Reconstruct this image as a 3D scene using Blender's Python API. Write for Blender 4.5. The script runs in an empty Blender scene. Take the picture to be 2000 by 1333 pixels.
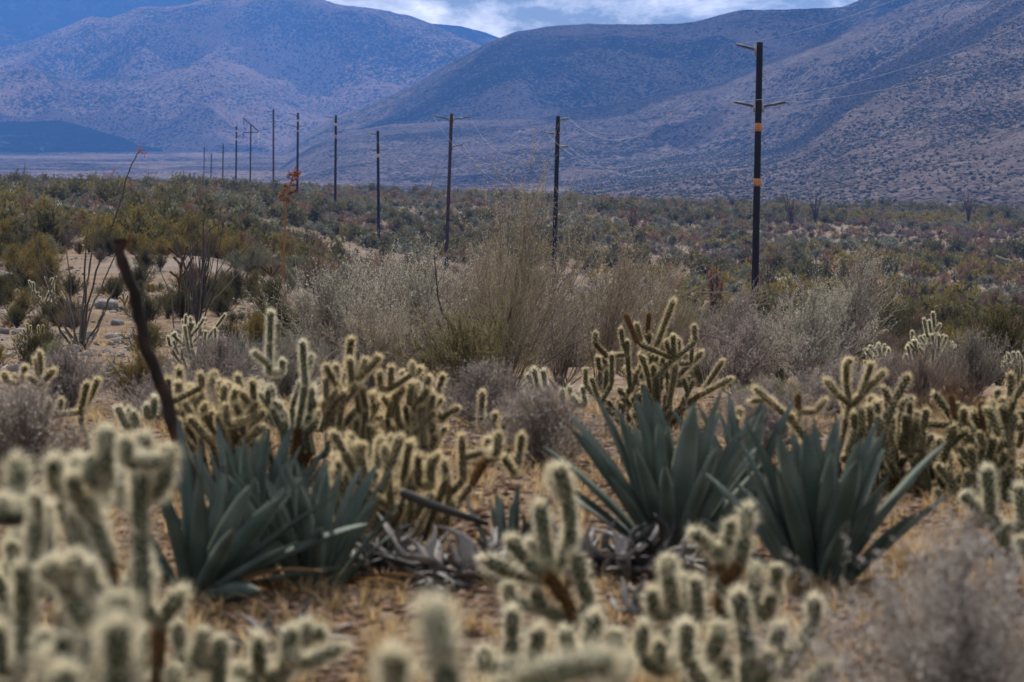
import bpy, math, random
import numpy as np
from mathutils import Vector, Matrix, Quaternion

random.seed(7)
RNG = np.random.default_rng(7)
R = math.radians
sc = bpy.context.scene
COL = sc.collection

# ------------------------------------------------------------------ camera
FPX = 5555.56            # focal length in pixels of a 2000 px wide frame (100 mm)
CAMZ = 1.0
PITCH = math.atan(326.5 / FPX)
cam_d = bpy.data.cameras.new('camera')
cam_d.lens = 100.0
cam_d.sensor_width = 36.0
cam_d.clip_start = 0.3
cam_d.clip_end = 40000.0
cam_d.dof.use_dof = True
cam_d.dof.focus_distance = 34.0
cam_d.dof.aperture_fstop = 7.6
cam_d.dof.aperture_blades = 9
cam = bpy.data.objects.new('camera', cam_d)
COL.objects.link(cam)
cam.location = (0, 0, CAMZ)
cam.rotation_euler = (R(90) - PITCH, 0, 0)
sc.camera = cam

# ------------------------------------------------------------------ light
SUN_EL, SUN_AZ = R(47), R(-10)     # azimuth from +Y (the view), positive to the right
SUN_DIR = Vector((math.sin(SUN_AZ) * math.cos(SUN_EL), math.cos(SUN_AZ) * math.cos(SUN_EL), math.sin(SUN_EL)))
w = bpy.data.worlds.new('World')
sc.world = w
w.use_nodes = True
wn, wl = w.node_tree.nodes, w.node_tree.links
wn.clear()
wo = wn.new('ShaderNodeOutputWorld')
bg = wn.new('ShaderNodeBackground')
bg.inputs['Strength'].default_value = 0.05
sky = wn.new('ShaderNodeTexSky')
sky.sky_type = 'NISHITA'
sky.sun_disc = False
sky.sun_elevation = SUN_EL
sky.sun_rotation = SUN_AZ
sky.altitude = 300
sky.air_density = 1.0
sky.dust_density = 0.6
sky.ozone_density = 1.6
CLX, CLY = 7.3, 4.2
# broken white cloud over the whole sky: projected on a flat cloud deck
tc = wn.new('ShaderNodeTexCoord')
sep = wn.new('ShaderNodeSeparateXYZ')
wl.new(tc.outputs['Generated'], sep.inputs[0])
def wmath(op, a, b):
    n = wn.new('ShaderNodeMath'); n.operation = op
    for i, v in enumerate((a, b)):
        if isinstance(v, (int, float)): n.inputs[i].default_value = v
        else: wl.new(v, n.inputs[i])
    return n.outputs[0]
zz = wmath('ADD', wmath('MAXIMUM', sep.outputs['Z'], 0.0), 0.6)
cmb = wn.new('ShaderNodeCombineXYZ')
wl.new(wmath('DIVIDE', sep.outputs['X'], zz), cmb.inputs[0])
wl.new(wmath('DIVIDE', sep.outputs['Y'], zz), cmb.inputs[1])
wl.new(wmath('MULTIPLY', sep.outputs['Z'], 1.5), cmb.inputs[2])
cn = wn.new('ShaderNodeTexNoise')
cn.inputs['Scale'].default_value = 11.0
cn.inputs['Detail'].default_value = 9.0
cn.inputs['Roughness'].default_value = 0.64
cn.inputs['Distortion'].default_value = 0.35
cmp_ = wn.new('ShaderNodeMapping')
cmp_.inputs['Location'].default_value = (CLX, CLY, 0)   # cloud offset
wl.new(cmb.outputs[0], cmp_.inputs['Vector'])
wl.new(cmp_.outputs[0], cn.inputs['Vector'])
cr = wn.new('ShaderNodeValToRGB')
cr.color_ramp.elements[0].position = 0.44
cr.color_ramp.elements[1].position = 0.64
wl.new(cn.outputs['Fac'], cr.inputs['Fac'])
mixc = wn.new('ShaderNodeMixRGB')
wl.new(cr.outputs['Color'], mixc.inputs['Fac'])
wl.new(sky.outputs['Color'], mixc.inputs['Color1'])
mixc.inputs['Color2'].default_value = (46.0, 44.0, 41.5, 1)
wl.new(mixc.outputs['Color'], bg.inputs['Color'])
wl.new(bg.outputs[0], wo.inputs['Surface'])

sun_d = bpy.data.lights.new('sun', 'SUN')
sun_d.energy = 5.0
sun_d.angle = R(0.5)
sun_d.color = (1.0, 0.93, 0.82)
sun = bpy.data.objects.new('sun', sun_d)
COL.objects.link(sun)
sun.location = (0, 0, 50)
sun.rotation_euler = (-SUN_DIR).to_track_quat('-Z', 'Y').to_euler()

sc.view_settings.view_transform = 'Standard'
sc.view_settings.look = 'None'
sc.view_settings.gamma = 1.0
sc.view_settings.use_curve_mapping = False
sc.view_settings.exposure = 0.06
cy = sc.cycles
cy.use_denoising = True
cy.max_bounces = 6
cy.diffuse_bounces = 2
cy.transmission_bounces = 3
cy.transparent_max_bounces = 8
cy.volume_bounces = 0
cy.use_adaptive_sampling = True
cy.adaptive_threshold = 0.01
cy.sample_clamp_indirect = 6

# ------------------------------------------------------------------ helpers
CA, SA = math.cos(PITCH), math.sin(PITCH)
def P(u, v, d):
    """world point seen at photo pixel (u, v) at the distance y = d"""
    cx, cyy = (u - 1000.0) / FPX, -(v - 666.5) / FPX
    dy = CA + SA * cyy
    dz = -SA + CA * cyy
    s = d / dy
    return np.array((cx * s, d, CAMZ + dz * s))
def PX(u, d):
    return (u - 1000.0) / FPX * d / (CA)

def _hash(ix, iy, seed):
    h = (ix.astype(np.int64) * 374761393 + iy.astype(np.int64) * 668265263 + seed * 974634) & 0x7fffffff
    h = ((h ^ (h >> 13)) * 1274126177) & 0x7fffffff
    return ((h ^ (h >> 16)) & 0xffff) / 65535.0
def vnoise(x, y, seed=0):
    x = np.asarray(x, float); y = np.asarray(y, float)
    ix, iy = np.floor(x), np.floor(y)
    fx, fy = x - ix, y - iy
    fx = fx * fx * fx * (fx * (fx * 6 - 15) + 10); fy = fy * fy * fy * (fy * (fy * 6 - 15) + 10)
    a, b = _hash(ix, iy, seed), _hash(ix + 1, iy, seed)
    c, d = _hash(ix, iy + 1, seed), _hash(ix + 1, iy + 1, seed)
    return (a + (b - a) * fx) * (1 - fy) + (c + (d - c) * fx) * fy
def fbm(x, y, seed=0, octs=5, gain=0.5, ridged=False):
    t = 0; amp = 1; tot = 0
    c, s = math.cos(0.6), math.sin(0.6)
    for i in range(octs):
        n = vnoise(x, y, seed + i * 17)
        if ridged: n = 1 - np.abs(2 * n - 1)
        t = t + amp * n; tot += amp; amp *= gain
        x, y = (x * c - y * s) * 2.03 + 5.1, (x * s + y * c) * 2.03 - 3.7
    return t / tot

def mesh(name, V, F, mats, mi=None, tone=None, smooth=False):
    V = np.asarray(V, np.float32); F = np.asarray(F, np.int32)
    me = bpy.data.meshes.new(name)
    me.vertices.add(len(V)); me.vertices.foreach_set('co', V.ravel())
    k = F.shape[1]
    me.loops.add(F.size); me.loops.foreach_set('vertex_index', F.ravel())
    me.polygons.add(len(F)); me.polygons.foreach_set('loop_start', np.arange(0, F.size, k, dtype=np.int32))
    for m in (mats if isinstance(mats, (list, tuple)) else [mats]): me.materials.append(m)
    if mi is not None: me.polygons.foreach_set('material_index', np.asarray(mi, np.int32))
    if smooth: me.polygons.foreach_set('use_smooth', np.ones(len(F), bool))
    me.update(calc_edges=True)
    if tone is not None:
        a = me.attributes.new('tone', 'FLOAT', 'POINT'); a.data.foreach_set('value', np.asarray(tone, np.float32))
    return me

class Geo:
    """collects triangle soups with a material index and a tone per vertex"""
    def __init__(s): s.V, s.F, s.M, s.T, s.n = [], [], [], [], 0
    def add(s, V, F, m=0, tone=0.5):
        V = np.asarray(V, float).reshape(-1, 3); F = np.asarray(F, int)
        if F.shape[1] == 4: F = np.concatenate([F[:, [0, 1, 2]], F[:, [0, 2, 3]]])
        s.V.append(V); s.F.append(F + s.n); s.M.append(np.full(len(F), m))
        s.T.append(np.broadcast_to(np.asarray(tone, float), (len(V),))); s.n += len(V)
    def arrays(s): return np.concatenate(s.V), np.concatenate(s.F), np.concatenate(s.M), np.concatenate(s.T)
    def mesh(s, name, mats, smooth=False):
        V, F, M, T = s.arrays()
        return mesh(name, V, F, mats, M, T, smooth)

def tubes(Pt, Rd, sides=4, caps=False):
    """Pt (n,k,3) centre lines, Rd (n,k) radii -> V, F (quads)"""
    Pt = np.asarray(Pt, float); Rd = np.asarray(Rd, float)
    if Pt.ndim == 2: Pt, Rd = Pt[None], Rd[None]
    n, k, _ = Pt.shape
    T = np.gradient(Pt, axis=1)
    T /= np.linalg.norm(T, axis=2, keepdims=True) + 1e-9
    ref = np.where(np.abs(T.mean(1)[:, 2:3]) > 0.8, np.array([[1.0, 0.13, 0]]), np.array([[0.1, 0.0, 1.0]]))[:, None, :]
    A = np.cross(T, np.broadcast_to(ref, T.shape)); A /= np.linalg.norm(A, axis=2, keepdims=True) + 1e-9
    B = np.cross(T, A)
    an = np.arange(sides) * 2 * math.pi / sides
    V = Pt[:, :, None, :] + Rd[:, :, None, None] * (A[:, :, None, :] * np.cos(an)[None, None, :, None] + B[:, :, None, :] * np.sin(an)[None, None, :, None])
    idx = np.arange(n * k * sides).reshape(n, k, sides)
    a, b = idx[:, :-1], idx[:, 1:]
    Fq = np.stack([a, np.roll(a, -1, 2), np.roll(b, -1, 2), b], -1).reshape(-1, 4)
    return V.reshape(-1, 3), Fq

def add_tube(g, pts, rad, sides=6, m=0, tone=0.5, cap=True):
    pts = np.asarray(pts, float); rad = np.broadcast_to(np.asarray(rad, float), (len(pts),))
    if cap:
        d0 = pts[0] - (pts[1] - pts[0]) * 1e-3; d1 = pts[-1] + (pts[-1] - pts[-2]) * 1e-3
        pts = np.concatenate([[d0], pts, [d1]]); rad = np.concatenate([[rad[0] * .02], rad, [rad[-1] * .02]])
    V, F = tubes(pts, rad, sides)
    g.add(V, F, m, tone)
def add_box(g, c, s, m=0, rot=None, tone=0.5):
    v = np.array([(x, y, z) for x in (-.5, .5) for y in (-.5, .5) for z in (-.5, .5)]) * np.array(s)
    if rot is not None: v = v @ np.array(rot).T
    g.add(v + np.array(c), [(0, 1, 3, 2), (4, 6, 7, 5), (0, 4, 5, 1), (2, 3, 7, 6), (0, 2, 6, 4), (1, 5, 7, 3)], m, tone)

def tag(o, label=None, cat=None, group=None, kind=None, category=None):
    cat = cat or category
    if label: o['label'] = label
    if cat: o['category'] = cat
    if group: o['group'] = group
    if kind: o['kind'] = kind
    return o
def link(name, me, parent=None, loc=None, **kw):
    o = bpy.data.objects.new(name, me); COL.objects.link(o)
    if parent: o.parent = parent
    if loc is not None: o.location = loc
    return tag(o, **kw) if kw else o
def thing(name, loc, label, cat, group=None):
    o = bpy.data.objects.new(name, None); COL.objects.link(o)
    o.empty_display_size = 0.1
    o.location = loc
    return tag(o, label, cat, group)
def copy_tree(o, parent=None):
    c = o.copy(); COL.objects.link(c)
    if parent: c.parent = parent
    for ch in list(o.children): copy_tree(ch, c)
    return c

# ------------------------------------------------------------------ materials
def newmat(name):
    m = bpy.data.materials.new(name); m.use_nodes = True
    nt = m.node_tree; nt.nodes.clear()
    return m, nt.nodes, nt.links, nt.nodes.new('ShaderNodeOutputMaterial')
def ramp(nodes, stops):
    r = nodes.new('ShaderNodeValToRGB')
    e = r.color_ramp.elements
    while len(e) < len(stops): e.new(0.5)
    for i, (p, c) in enumerate(stops):
        e[i].position = p; e[i].color = (*c, 1)
    return r
def toned(name, cols, transl=0.0, tcol=None, gloss=0.0, rough=0.6, objvar=0.25):
    """colour by the 'tone' attribute (a random number per leaf / stem), a little variation per object"""
    m, n, l, out = newmat(name)
    at = n.new('ShaderNodeAttribute'); at.attribute_name = 'tone'
    oi = n.new('ShaderNodeObjectInfo')
    ma = n.new('ShaderNodeMath'); ma.operation = 'MULTIPLY_ADD'
    l.new(oi.outputs['Random'], ma.inputs[0]); ma.inputs[1].default_value = objvar; ma.inputs[2].default_value = -objvar / 2
    ad = n.new('ShaderNodeMath'); ad.operation = 'ADD'; ad.use_clamp = True
    l.new(at.outputs['Fac'], ad.inputs[0]); l.new(ma.outputs[0], ad.inputs[1])
    st = [(i / max(1, len(cols) - 1), c) for i, c in enumerate(cols)]
    r = ramp(n, st); l.new(ad.outputs[0], r.inputs['Fac'])
    p = n.new('ShaderNodeBsdfPrincipled')
    p.inputs['Roughness'].default_value = rough
    p.inputs['Specular IOR Level'].default_value = gloss
    l.new(r.outputs['Color'], p.inputs['Base Color'])
    last = p
    if transl > 0:
        t = n.new('ShaderNodeBsdfTranslucent')
        if tcol: 
            mx = n.new('ShaderNodeMixRGB'); mx.blend_type = 'MIX'; mx.inputs['Fac'].default_value = 0.6
            l.new(r.outputs['Color'], mx.inputs['Color1']); mx.inputs['Color2'].default_value = (*tcol, 1)
            l.new(mx.outputs['Color'], t.inputs['Color'])
        else: l.new(r.outputs['Color'], t.inputs['Color'])
        s = n.new('ShaderNodeMixShader'); s.inputs['Fac'].default_value = transl
        l.new(p.outputs[0], s.inputs[1]); l.new(t.outputs[0], s.inputs[2]); last = s
    l.new(last.outputs[0], out.inputs['Surface'])
    return m
def noisy(name, stops, scale=3.0, detail=6, rough=0.85, bump=0.0, bscale=None, stretch=None, gloss=0.2, bdist=0.02):
    m, n, l, out = newmat(name)
    g = n.new('ShaderNodeTexCoord')
    vec = g.outputs['Object']
    if stretch:
        mp = n.new('ShaderNodeMapping'); mp.inputs['Scale'].default_value = stretch
        l.new(vec, mp.inputs['Vector']); vec = mp.outputs[0]
    t = n.new('ShaderNodeTexNoise'); t.inputs['Scale'].default_value = scale; t.inputs['Detail'].default_value = detail
    t.inputs['Roughness'].default_value = 0.65
    l.new(vec, t.inputs['Vector'])
    r = ramp(n, stops); l.new(t.outputs['Fac'], r.inputs['Fac'])
    p = n.new('ShaderNodeBsdfPrincipled'); p.inputs['Roughness'].default_value = rough
    p.inputs['Specular IOR Level'].default_value = gloss
    l.new(r.outputs['Color'], p.inputs['Base Color'])
    if bump:
        t2 = n.new('ShaderNodeTexNoise'); t2.inputs['Scale'].default_value = bscale or scale * 4; t2.inputs['Detail'].default_value = 5
        l.new(vec, t2.inputs['Vector'])
        b = n.new('ShaderNodeBump'); b.inputs['Strength'].default_value = bump; b.inputs['Distance'].default_value = bdist
        l.new(t2.outputs['Fac'], b.inputs['Height']); l.new(b.outputs[0], p.inputs['Normal'])
    l.new(p.outputs[0], out.inputs['Surface'])
    return m

M = {}
M['core'] = toned('cactus_flesh', [(.018, .028, .012), (.032, .044, .02), (.055, .064, .03)], 0, gloss=.25, rough=.6)
M['core_dark'] = toned('cactus_flesh_dark', [(.026, .028, .011), (.045, .044, .017), (.075, .066, .026)], 0, gloss=.2, rough=.65)
M['core_tan'] = toned('cactus_flesh_tan', [(.024, .022, .009), (.042, .035, .014), (.07, .054, .022)], 0, gloss=.2, rough=.65)
M['core_old'] = toned('cactus_wood', [(.03, .018, .009), (.065, .038, .017), (.12, .07, .03)], 0, rough=.8)
M['spine'] = toned('cactus_spines_pale', [(.56, .50, .33), (.72, .66, .48), (.82, .78, .62)], .62, gloss=.2, rough=.45)
M['spine_gold'] = toned('cactus_spines_golden', [(.54, .44, .24), (.69, .58, .36), (.82, .73, .51)], .65, gloss=.2, rough=.45)
M['spine_old'] = toned('cactus_spines_old', [(.16, .085, .03), (.28, .16, .06), (.40, .26, .11)], .4, rough=.6)
M['agave'] = toned('agave_leaf', [(.042, .068, .056), (.08, .116, .096), (.17, .205, .17)], .20, gloss=.25, rough=.55)
M['agave_tip'] = toned('agave_leaf_spine', [(.05, .03, .02), (.10, .07, .05)], 0)
M['agave_dead'] = toned('agave_dead_leaf', [(.08, .04, .018), (.17, .09, .04), (.27, .17, .09)], .15, rough=.9)
M['char'] = toned('dead_plant_grey', [(.014, .013, .013), (.06, .054, .05), (.21, .19, .175)], 0, gloss=.3, rough=.6)
M['twig_grey'] = toned('grey_twigs', [(.12, .098, .088), (.22, .185, .165), (.35, .305, .275)], .12)
M['twig_straw'] = toned('straw_twigs', [(.13, .10, .078), (.23, .185, .145), (.36, .30, .24)], .15)
M['twig_brown'] = toned('brown_twigs', [(.075, .052, .04), (.14, .10, .075), (.23, .175, .135)], 0)
M['twig_dark'] = toned('dark_twigs', [(.025, .02, .018), (.05, .04, .034), (.09, .072, .06)], 0)
M['leaf_silver'] = toned('silver_leaves', [(.27, .265, .20), (.43, .425, .335), (.66, .66, .56)], .45)
M['leaf_olive'] = toned('olive_leaves', [(.10, .095, .035), (.18, .17, .07), (.30, .28, .14)], .45)
M['leaf_straw'] = toned('straw_leaves', [(.23, .19, .125), (.36, .31, .215), (.54, .48, .36)], .45)
M['leaf_creo'] = toned('creosote_leaves', [(.055, .050, .019), (.097, .088, .035), (.165, .148, .065)], .4, gloss=.03, rough=.7)
M['leaf_burs'] = toned('bursage_leaves', [(.17, .172, .115), (.28, .28, .20), (.43, .43, .325)], .35)
M['leaf_lilac'] = toned('dry_grey_leaves', [(.26, .215, .19), (.39, .335, .305), (.54, .48, .45)], .45)
M['leaf_grey'] = toned('pale_grey_leaves', [(.32, .295, .27), (.48, .45, .42), (.66, .63, .60)], .5)
M['leaf_drybrown'] = toned('dry_brown_grey_leaves', [(.085, .064, .054), (.155, .122, .104), (.27, .225, .195)], .3)
M['leaf_sage'] = toned('dusty_sage_leaves', [(.085, .09, .055), (.155, .16, .105), (.30, .305, .22)], .3)
M['leaf_rust'] = toned('rusty_leaves', [(.13, .075, .045), (.21, .13, .08), (.31, .21, .13)], .35)
M['leaf_green'] = toned('sage_green_leaves', [(.14, .16, .075), (.22, .245, .12), (.33, .35, .20)], .4)
M['leaf_ochre'] = toned('ochre_leaves', [(.12, .09, .02), (.20, .155, .035), (.32, .26, .08)], .4)
M['grass'] = toned('dry_grass_blades', [(.30, .20, .095), (.48, .34, .17), (.66, .51, .31)], .45)
M['red'] = toned('red_flowers', [(.22, .045, .02), (.33, .09, .04), (.42, .16, .08)], .35)
M['pod'] = toned('seed_pods', [(.12, .03, .012), (.22, .065, .025), (.36, .14, .05)], .35)
M['stalk'] = noisy('flower_stalk', [(.3, (.16, .07, .025)), (.55, (.25, .125, .05)), (.8, (.38, .23, .11))], 9, stretch=(1, 1, .15), bump=.3)
M['stalk_dark'] = noisy('dead_stalk', [(.38, (.011, .008, .007)), (.54, (.030, .019, .013)), (.64, (.10, .046, .022)), (.74, (.32, .14, .05))], 14, stretch=(1, 1, .3), bump=.4, bdist=.004)
M['ocot'] = toned('ocotillo_bark', [(.05, .042, .036), (.10, .085, .072), (.17, .15, .13)], 0)
M['pole'] = noisy('pole_creosoted_wood', [(.3, (.006, .005, .004)), (.6, (.013, .009, .007)), (.85, (.034, .020, .013))], 6, stretch=(4, 4, .3), bump=.35, bdist=.01)
M['pole_brown'] = noisy('pole_brown_wood', [(.3, (.018, .010, .007)), (.55, (.045, .021, .013)), (.8, (.11, .05, .025))], 6, stretch=(4, 4, .3), bump=.35, bdist=.01)
M['bare'] = noisy('pole_bare_wood', [(.3, (.26, .10, .03)), (.55, (.42, .19, .06)), (.8, (.52, .28, .10))], 8, stretch=(4, 4, .3), bump=.2)
M['bare_pale'] = noisy('pole_bare_pale_wood', [(.3, (.42, .26, .12)), (.6, (.58, .40, .20)), (.8, (.66, .48, .26))], 8, stretch=(4, 4, .3), bump=.2)
M['steel'] = noisy('galvanised_steel', [(.3, (.20, .21, .22)), (.7, (.34, .35, .36))], 14, rough=.5, gloss=.5)
M['insul'] = noisy('grey_insulator', [(.3, (.17, .18, .19)), (.7, (.27, .28, .29))], 10, rough=.35, gloss=.5)
M['insul_dark'] = noisy('dark_insulator', [(.3, (.05, .05, .055)), (.7, (.10, .10, .11))], 10, rough=.35, gloss=.5)
M['glass'] = noisy('white_porcelain', [(.3, (.75, .76, .78)), (.7, (.85, .86, .88))], 4, rough=.15, gloss=.6)
M['wire'] = noisy('aluminium_wire', [(.3, (.28, .28, .29)), (.7, (.40, .40, .41))], 4, rough=.35, gloss=.5)
M['rock'] = noisy('grey_rock', [(.25, (.09, .085, .09)), (.5, (.19, .18, .185)), (.75, (.32, .30, .29))], 5, bump=.6, bscale=18, bdist=.03)
M['pebble'] = toned('pebbles', [(.12, .11, .11), (.24, .22, .21), (.42, .38, .34)], 0)
M['litter'] = toned('ground_litter', [(.07, .04, .028), (.20, .12, .08), (.42, .31, .23)], .1)

def ground_mat():
    m, n, l, out = newmat('desert_ground')
    g = n.new('ShaderNodeNewGeometry')
    def noise(scale, detail=6, rough=.6):
        t = n.new('ShaderNodeTexNoise'); t.inputs['Scale'].default_value = scale
        t.inputs['Detail'].default_value = detail; t.inputs['Roughness'].default_value = rough
        l.new(g.outputs['Position'], t.inputs['Vector']); return t.outputs['Fac']
    r1 = ramp(n, [(.28, (.11, .075, .052)), (.48, (.20, .140, .095)), (.62, (.29, .205, .135)), (.8, (.38, .295, .205))])
    l.new(noise(.55, 9, .7), r1.inputs['Fac'])
    r2 = ramp(n, [(.42, (.28, .26, .25)), (.56, (1, 1, 1)), (.7, (1.15, 1.1, 1.05))])
    l.new(noise(9.0, 6, .7), r2.inputs['Fac'])
    mu = n.new('ShaderNodeMixRGB'); mu.blend_type = 'MULTIPLY'; mu.inputs['Fac'].default_value = .75
    l.new(r1.outputs['Color'], mu.inputs['Color1']); l.new(r2.outputs['Color'], mu.inputs['Color2'])
    # gravelly grey patches
    r3 = ramp(n, [(.50, (0, 0, 0)), (.64, (1, 1, 1))]); l.new(noise(.13, 4), r3.inputs['Fac'])
    mg = n.new('ShaderNodeMixRGB'); l.new(r3.outputs['Color'], mg.inputs['Fac'])
    l.new(mu.outputs['Color'], mg.inputs['Color1'])
    r4 = ramp(n, [(.35, (.10, .085, .075)), (.5, (.20, .165, .14)), (.68, (.33, .28, .24))]); l.new(noise(14, 5, .75), r4.inputs['Fac'])
    l.new(r4.outputs['Color'], mg.inputs['Color2'])
    p = n.new('ShaderNodeBsdfPrincipled'); p.inputs['Roughness'].default_value = .95; p.inputs['Specular IOR Level'].default_value = .1
    l.new(mg.outputs['Color'], p.inputs['Base Color'])
    b = n.new('ShaderNodeBump'); b.inputs['Strength'].default_value = .7; b.inputs['Distance'].default_value = .04
    l.new(noise(22, 6, .75), b.inputs['Height']); l.new(b.outputs[0], p.inputs['Normal'])
    l.new(p.outputs[0], out.inputs['Surface'])
    return m
def hill_mat(name, soil, shrub, cell, cover=.5, rock=(.235, .195, .18), seed=0.0):
    """stony slope sprinkled with dark shrubs of about `cell` metres"""
    m, n, l, out = newmat(name)
    g = n.new('ShaderNodeNewGeometry')
    mp = n.new('ShaderNodeMapping'); mp.inputs['Location'].default_value = (seed * 13.1, seed * 7.7, 0)
    l.new(g.outputs['Position'], mp.inputs['Vector'])
    def noise(scale, detail=5, rough=.6):
        t = n.new('ShaderNodeTexNoise'); t.inputs['Scale'].default_value = scale
        t.inputs['Detail'].default_value = detail; t.inputs['Roughness'].default_value = rough
        l.new(mp.outputs[0], t.inputs['Vector']); return t.outputs['Fac']
    a = ramp(n, [(.3, tuple(c * .62 for c in soil)), (.5, soil), (.68, rock), (.8, tuple(min(1, c * 1.45) for c in rock))])
    l.new(noise(1 / (cell * 6), 9, .72), a.inputs['Fac'])
    masks = []
    zone = noise(1 / (cell * 42), 5, .62)
    for k, (cs, th) in enumerate(((cell, .42), (cell * 2.1, .33), (cell * .55, .40))):
        vo = n.new('ShaderNodeTexVoronoi'); vo.inputs['Scale'].default_value = 1 / cs; vo.inputs['Randomness'].default_value = 1
        l.new(mp.outputs[0], vo.inputs['Vector'])
        # threshold that varies from place to place
        mm = n.new('ShaderNodeMath'); mm.operation = 'MULTIPLY_ADD'
        zn = n.new('ShaderNodeMixRGB'); zn.inputs['Fac'].default_value = .62; l.new(noise(1 / (cell * (9 + 7 * k)), 4, .6), zn.inputs['Color1']); l.new(zone, zn.inputs['Color2']); l.new(zn.outputs['Color'], mm.inputs[0]); mm.inputs[1].default_value = 3.6 * cover; mm.inputs[2].default_value = th - 1.8 * cover - .25 + cover * .5
        sb = n.new('ShaderNodeMath'); sb.operation = 'SUBTRACT'
        l.new(mm.outputs[0], sb.inputs[0]); l.new(vo.outputs['Distance'], sb.inputs[1])
        mr = n.new('ShaderNodeMapRange'); mr.inputs['From Min'].default_value = -.06; mr.inputs['From Max'].default_value = .12
        l.new(sb.outputs[0], mr.inputs['Value']); masks.append(mr.outputs[0])
    mx = masks[0]
    for o in masks[1:]:
        q = n.new('ShaderNodeMath'); q.operation = 'MAXIMUM'; l.new(mx, q.inputs[0]); l.new(o, q.inputs[1]); mx = q.outputs[0]
    mi = n.new('ShaderNodeMixRGB'); l.new(mx, mi.inputs['Fac'])
    l.new(a.outputs['Color'], mi.inputs['Color1'])
    sr = ramp(n, [(.3, tuple(c * .7 for c in shrub)), (.7, tuple(c * 1.5 for c in shrub))]); l.new(noise(1 / cell, 3), sr.inputs['Fac'])
    l.new(sr.outputs['Color'], mi.inputs['Color2'])
    p = n.new('ShaderNodeBsdfPrincipled'); p.inputs['Roughness'].default_value = 1; p.inputs['Specular IOR Level'].default_value = 0
    l.new(mi.outputs['Color'], p.inputs['Base Color'])
    b = n.new('ShaderNodeBump'); b.inputs['Strength'].default_value = .8; b.inputs['Distance'].default_value = cell * .9
    ad = n.new('ShaderNodeMath'); ad.operation = 'MULTIPLY_ADD'; l.new(noise(1 / (cell * 3), 8, .7), ad.inputs[0]); ad.inputs[1].default_value = 2.2; l.new(mx, ad.inputs[2])
    l.new(ad.outputs[0], b.inputs['Height']); l.new(b.outputs[0], p.inputs['Normal'])
    l.new(p.outputs[0], out.inputs['Surface'])
    return m

# ------------------------------------------------------------------ terrain
GU = np.array([-150, 350, 900, 1480, 2150], float)
_k = np.array([2, 6, 7.5, 9.5, 12, 16, 22, 30, 50, 65, 80, 126, 186, 246, 306, 366, 426, 486, 560, 700, 900, 1500], float)
_near = {2: -.95, 6: -.95, 7.5: -.95, 9.5: -.96, 12: -1.05, 16: -1.26, 22: -1.66}
_cols = [
    {**_near, 30: -2.05, 40: -2.5, 50: -2.75, 60: -2.8, 80: -3.0, 100: -2.8, 130: -2.35, 200: -2.0, 300: -1.8, 400: -1.8, 600: -2.2, 900: -6, 1500: -30},
    {**_near, 30: -2.1, 50: -2.85, 65: -2.8, 80: -2.9, 126: -3.4, 186: -3.4, 246: -2.9, 306: -2.6, 366: -2.6, 426: -2.6, 486: -2.7, 600: -3.0, 900: -8, 1500: -30},
    {**_near, 30: -2.1, 50: -3.3, 80: -5.0, 126: -7.2, 186: -8.9, 246: -8.2, 306: -8.0, 366: -6.8, 426: -5.2, 486: -4.4, 560: -4.6, 700: -6, 900: -11, 1500: -34},
    {**_near, 30: -2.15, 50: -3.4, 80: -5.2, 126: -7.2, 186: -9.1, 246: -9.7, 306: -9.6, 366: -9.0, 426: -7.9, 486: -7.2, 560: -7.2, 700: -7, 900: -13, 1500: -36},
    {**_near, 30: -2.2, 50: -3.6, 80: -5.3, 126: -7.2, 186: -9.2, 246: -10.5, 306: -10.8, 366: -10.6, 426: -9.8, 486: -9.2, 560: -8.9, 700: -8, 900: -14, 1500: -38}]
GK = np.unique(np.concatenate([_k, [40, 60, 100, 130, 200, 300, 400, 600]]))
GT = np.array([np.interp(GK, sorted(c), [c[q] for q in sorted(c)]) for c in _cols])
LGK = np.log(GK)
def ground(x, y):
    x = np.asarray(x, float); y = np.asarray(y, float)
    d = np.clip(np.where(y < 2, 2, y), 2, 1500)
    u = np.clip(1000 + FPX * x / np.maximum(y, 4.0), GU[0], GU[-1])
    zs = np.stack([np.interp(np.log(d), LGK, GT[i]) for i in range(len(GU))], 0)
    i = np.clip(np.searchsorted(GU, u) - 1, 0, len(GU) - 2)
    t = (u - GU[i]) / (GU[i + 1] - GU[i]); t = t * t * (3 - 2 * t)
    za = np.take_along_axis(zs, i[None], 0)[0] if zs.ndim > 1 else zs[i]
    zb = np.take_along_axis(zs, (i + 1)[None], 0)[0] if zs.ndim > 1 else zs[i + 1]
    z = za + (zb - za) * t
    amp = np.clip(d / 60.0, .06, 1.0)
    z = z + (fbm(x * .09, y * .05, 3, 3) - .5) * 1.0 * amp + (fbm(x * .8, y * .8, 5, 3) - .5) * .10
    return z + CAMZ
def gz(x, y): return float(ground(np.array([x]), np.array([y]))[0])
def G(u, d, dz=0.0):
    x = PX(u, d); return np.array((x, d, gz(x, d) + dz))

rad = np.concatenate([[0.0], np.geomspace(.6, 1500, 330)])
ang = np.concatenate([np.linspace(-180, -22, 40, endpoint=False), np.linspace(-22, 22, 330, endpoint=False), np.linspace(22, 180, 41)])
RR, AA = np.meshgrid(rad, np.radians(ang), indexing='ij')
GX, GY = RR * np.sin(AA), RR * np.cos(AA)
GZ = ground(GX.ravel(), GY.ravel())
nr, na = RR.shape
ii = np.arange(nr * na).reshape(nr, na)
Fq = np.stack([ii[:-1, :-1], ii[:-1, 1:], ii[1:, 1:], ii[1:, :-1]], -1).reshape(-1, 4)[:, ::-1]
M['ground'] = ground_mat()
link('ground', mesh('ground', np.stack([GX.ravel(), GY.ravel(), GZ], 1), Fq, M['ground'], smooth=True), kind='structure')

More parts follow.
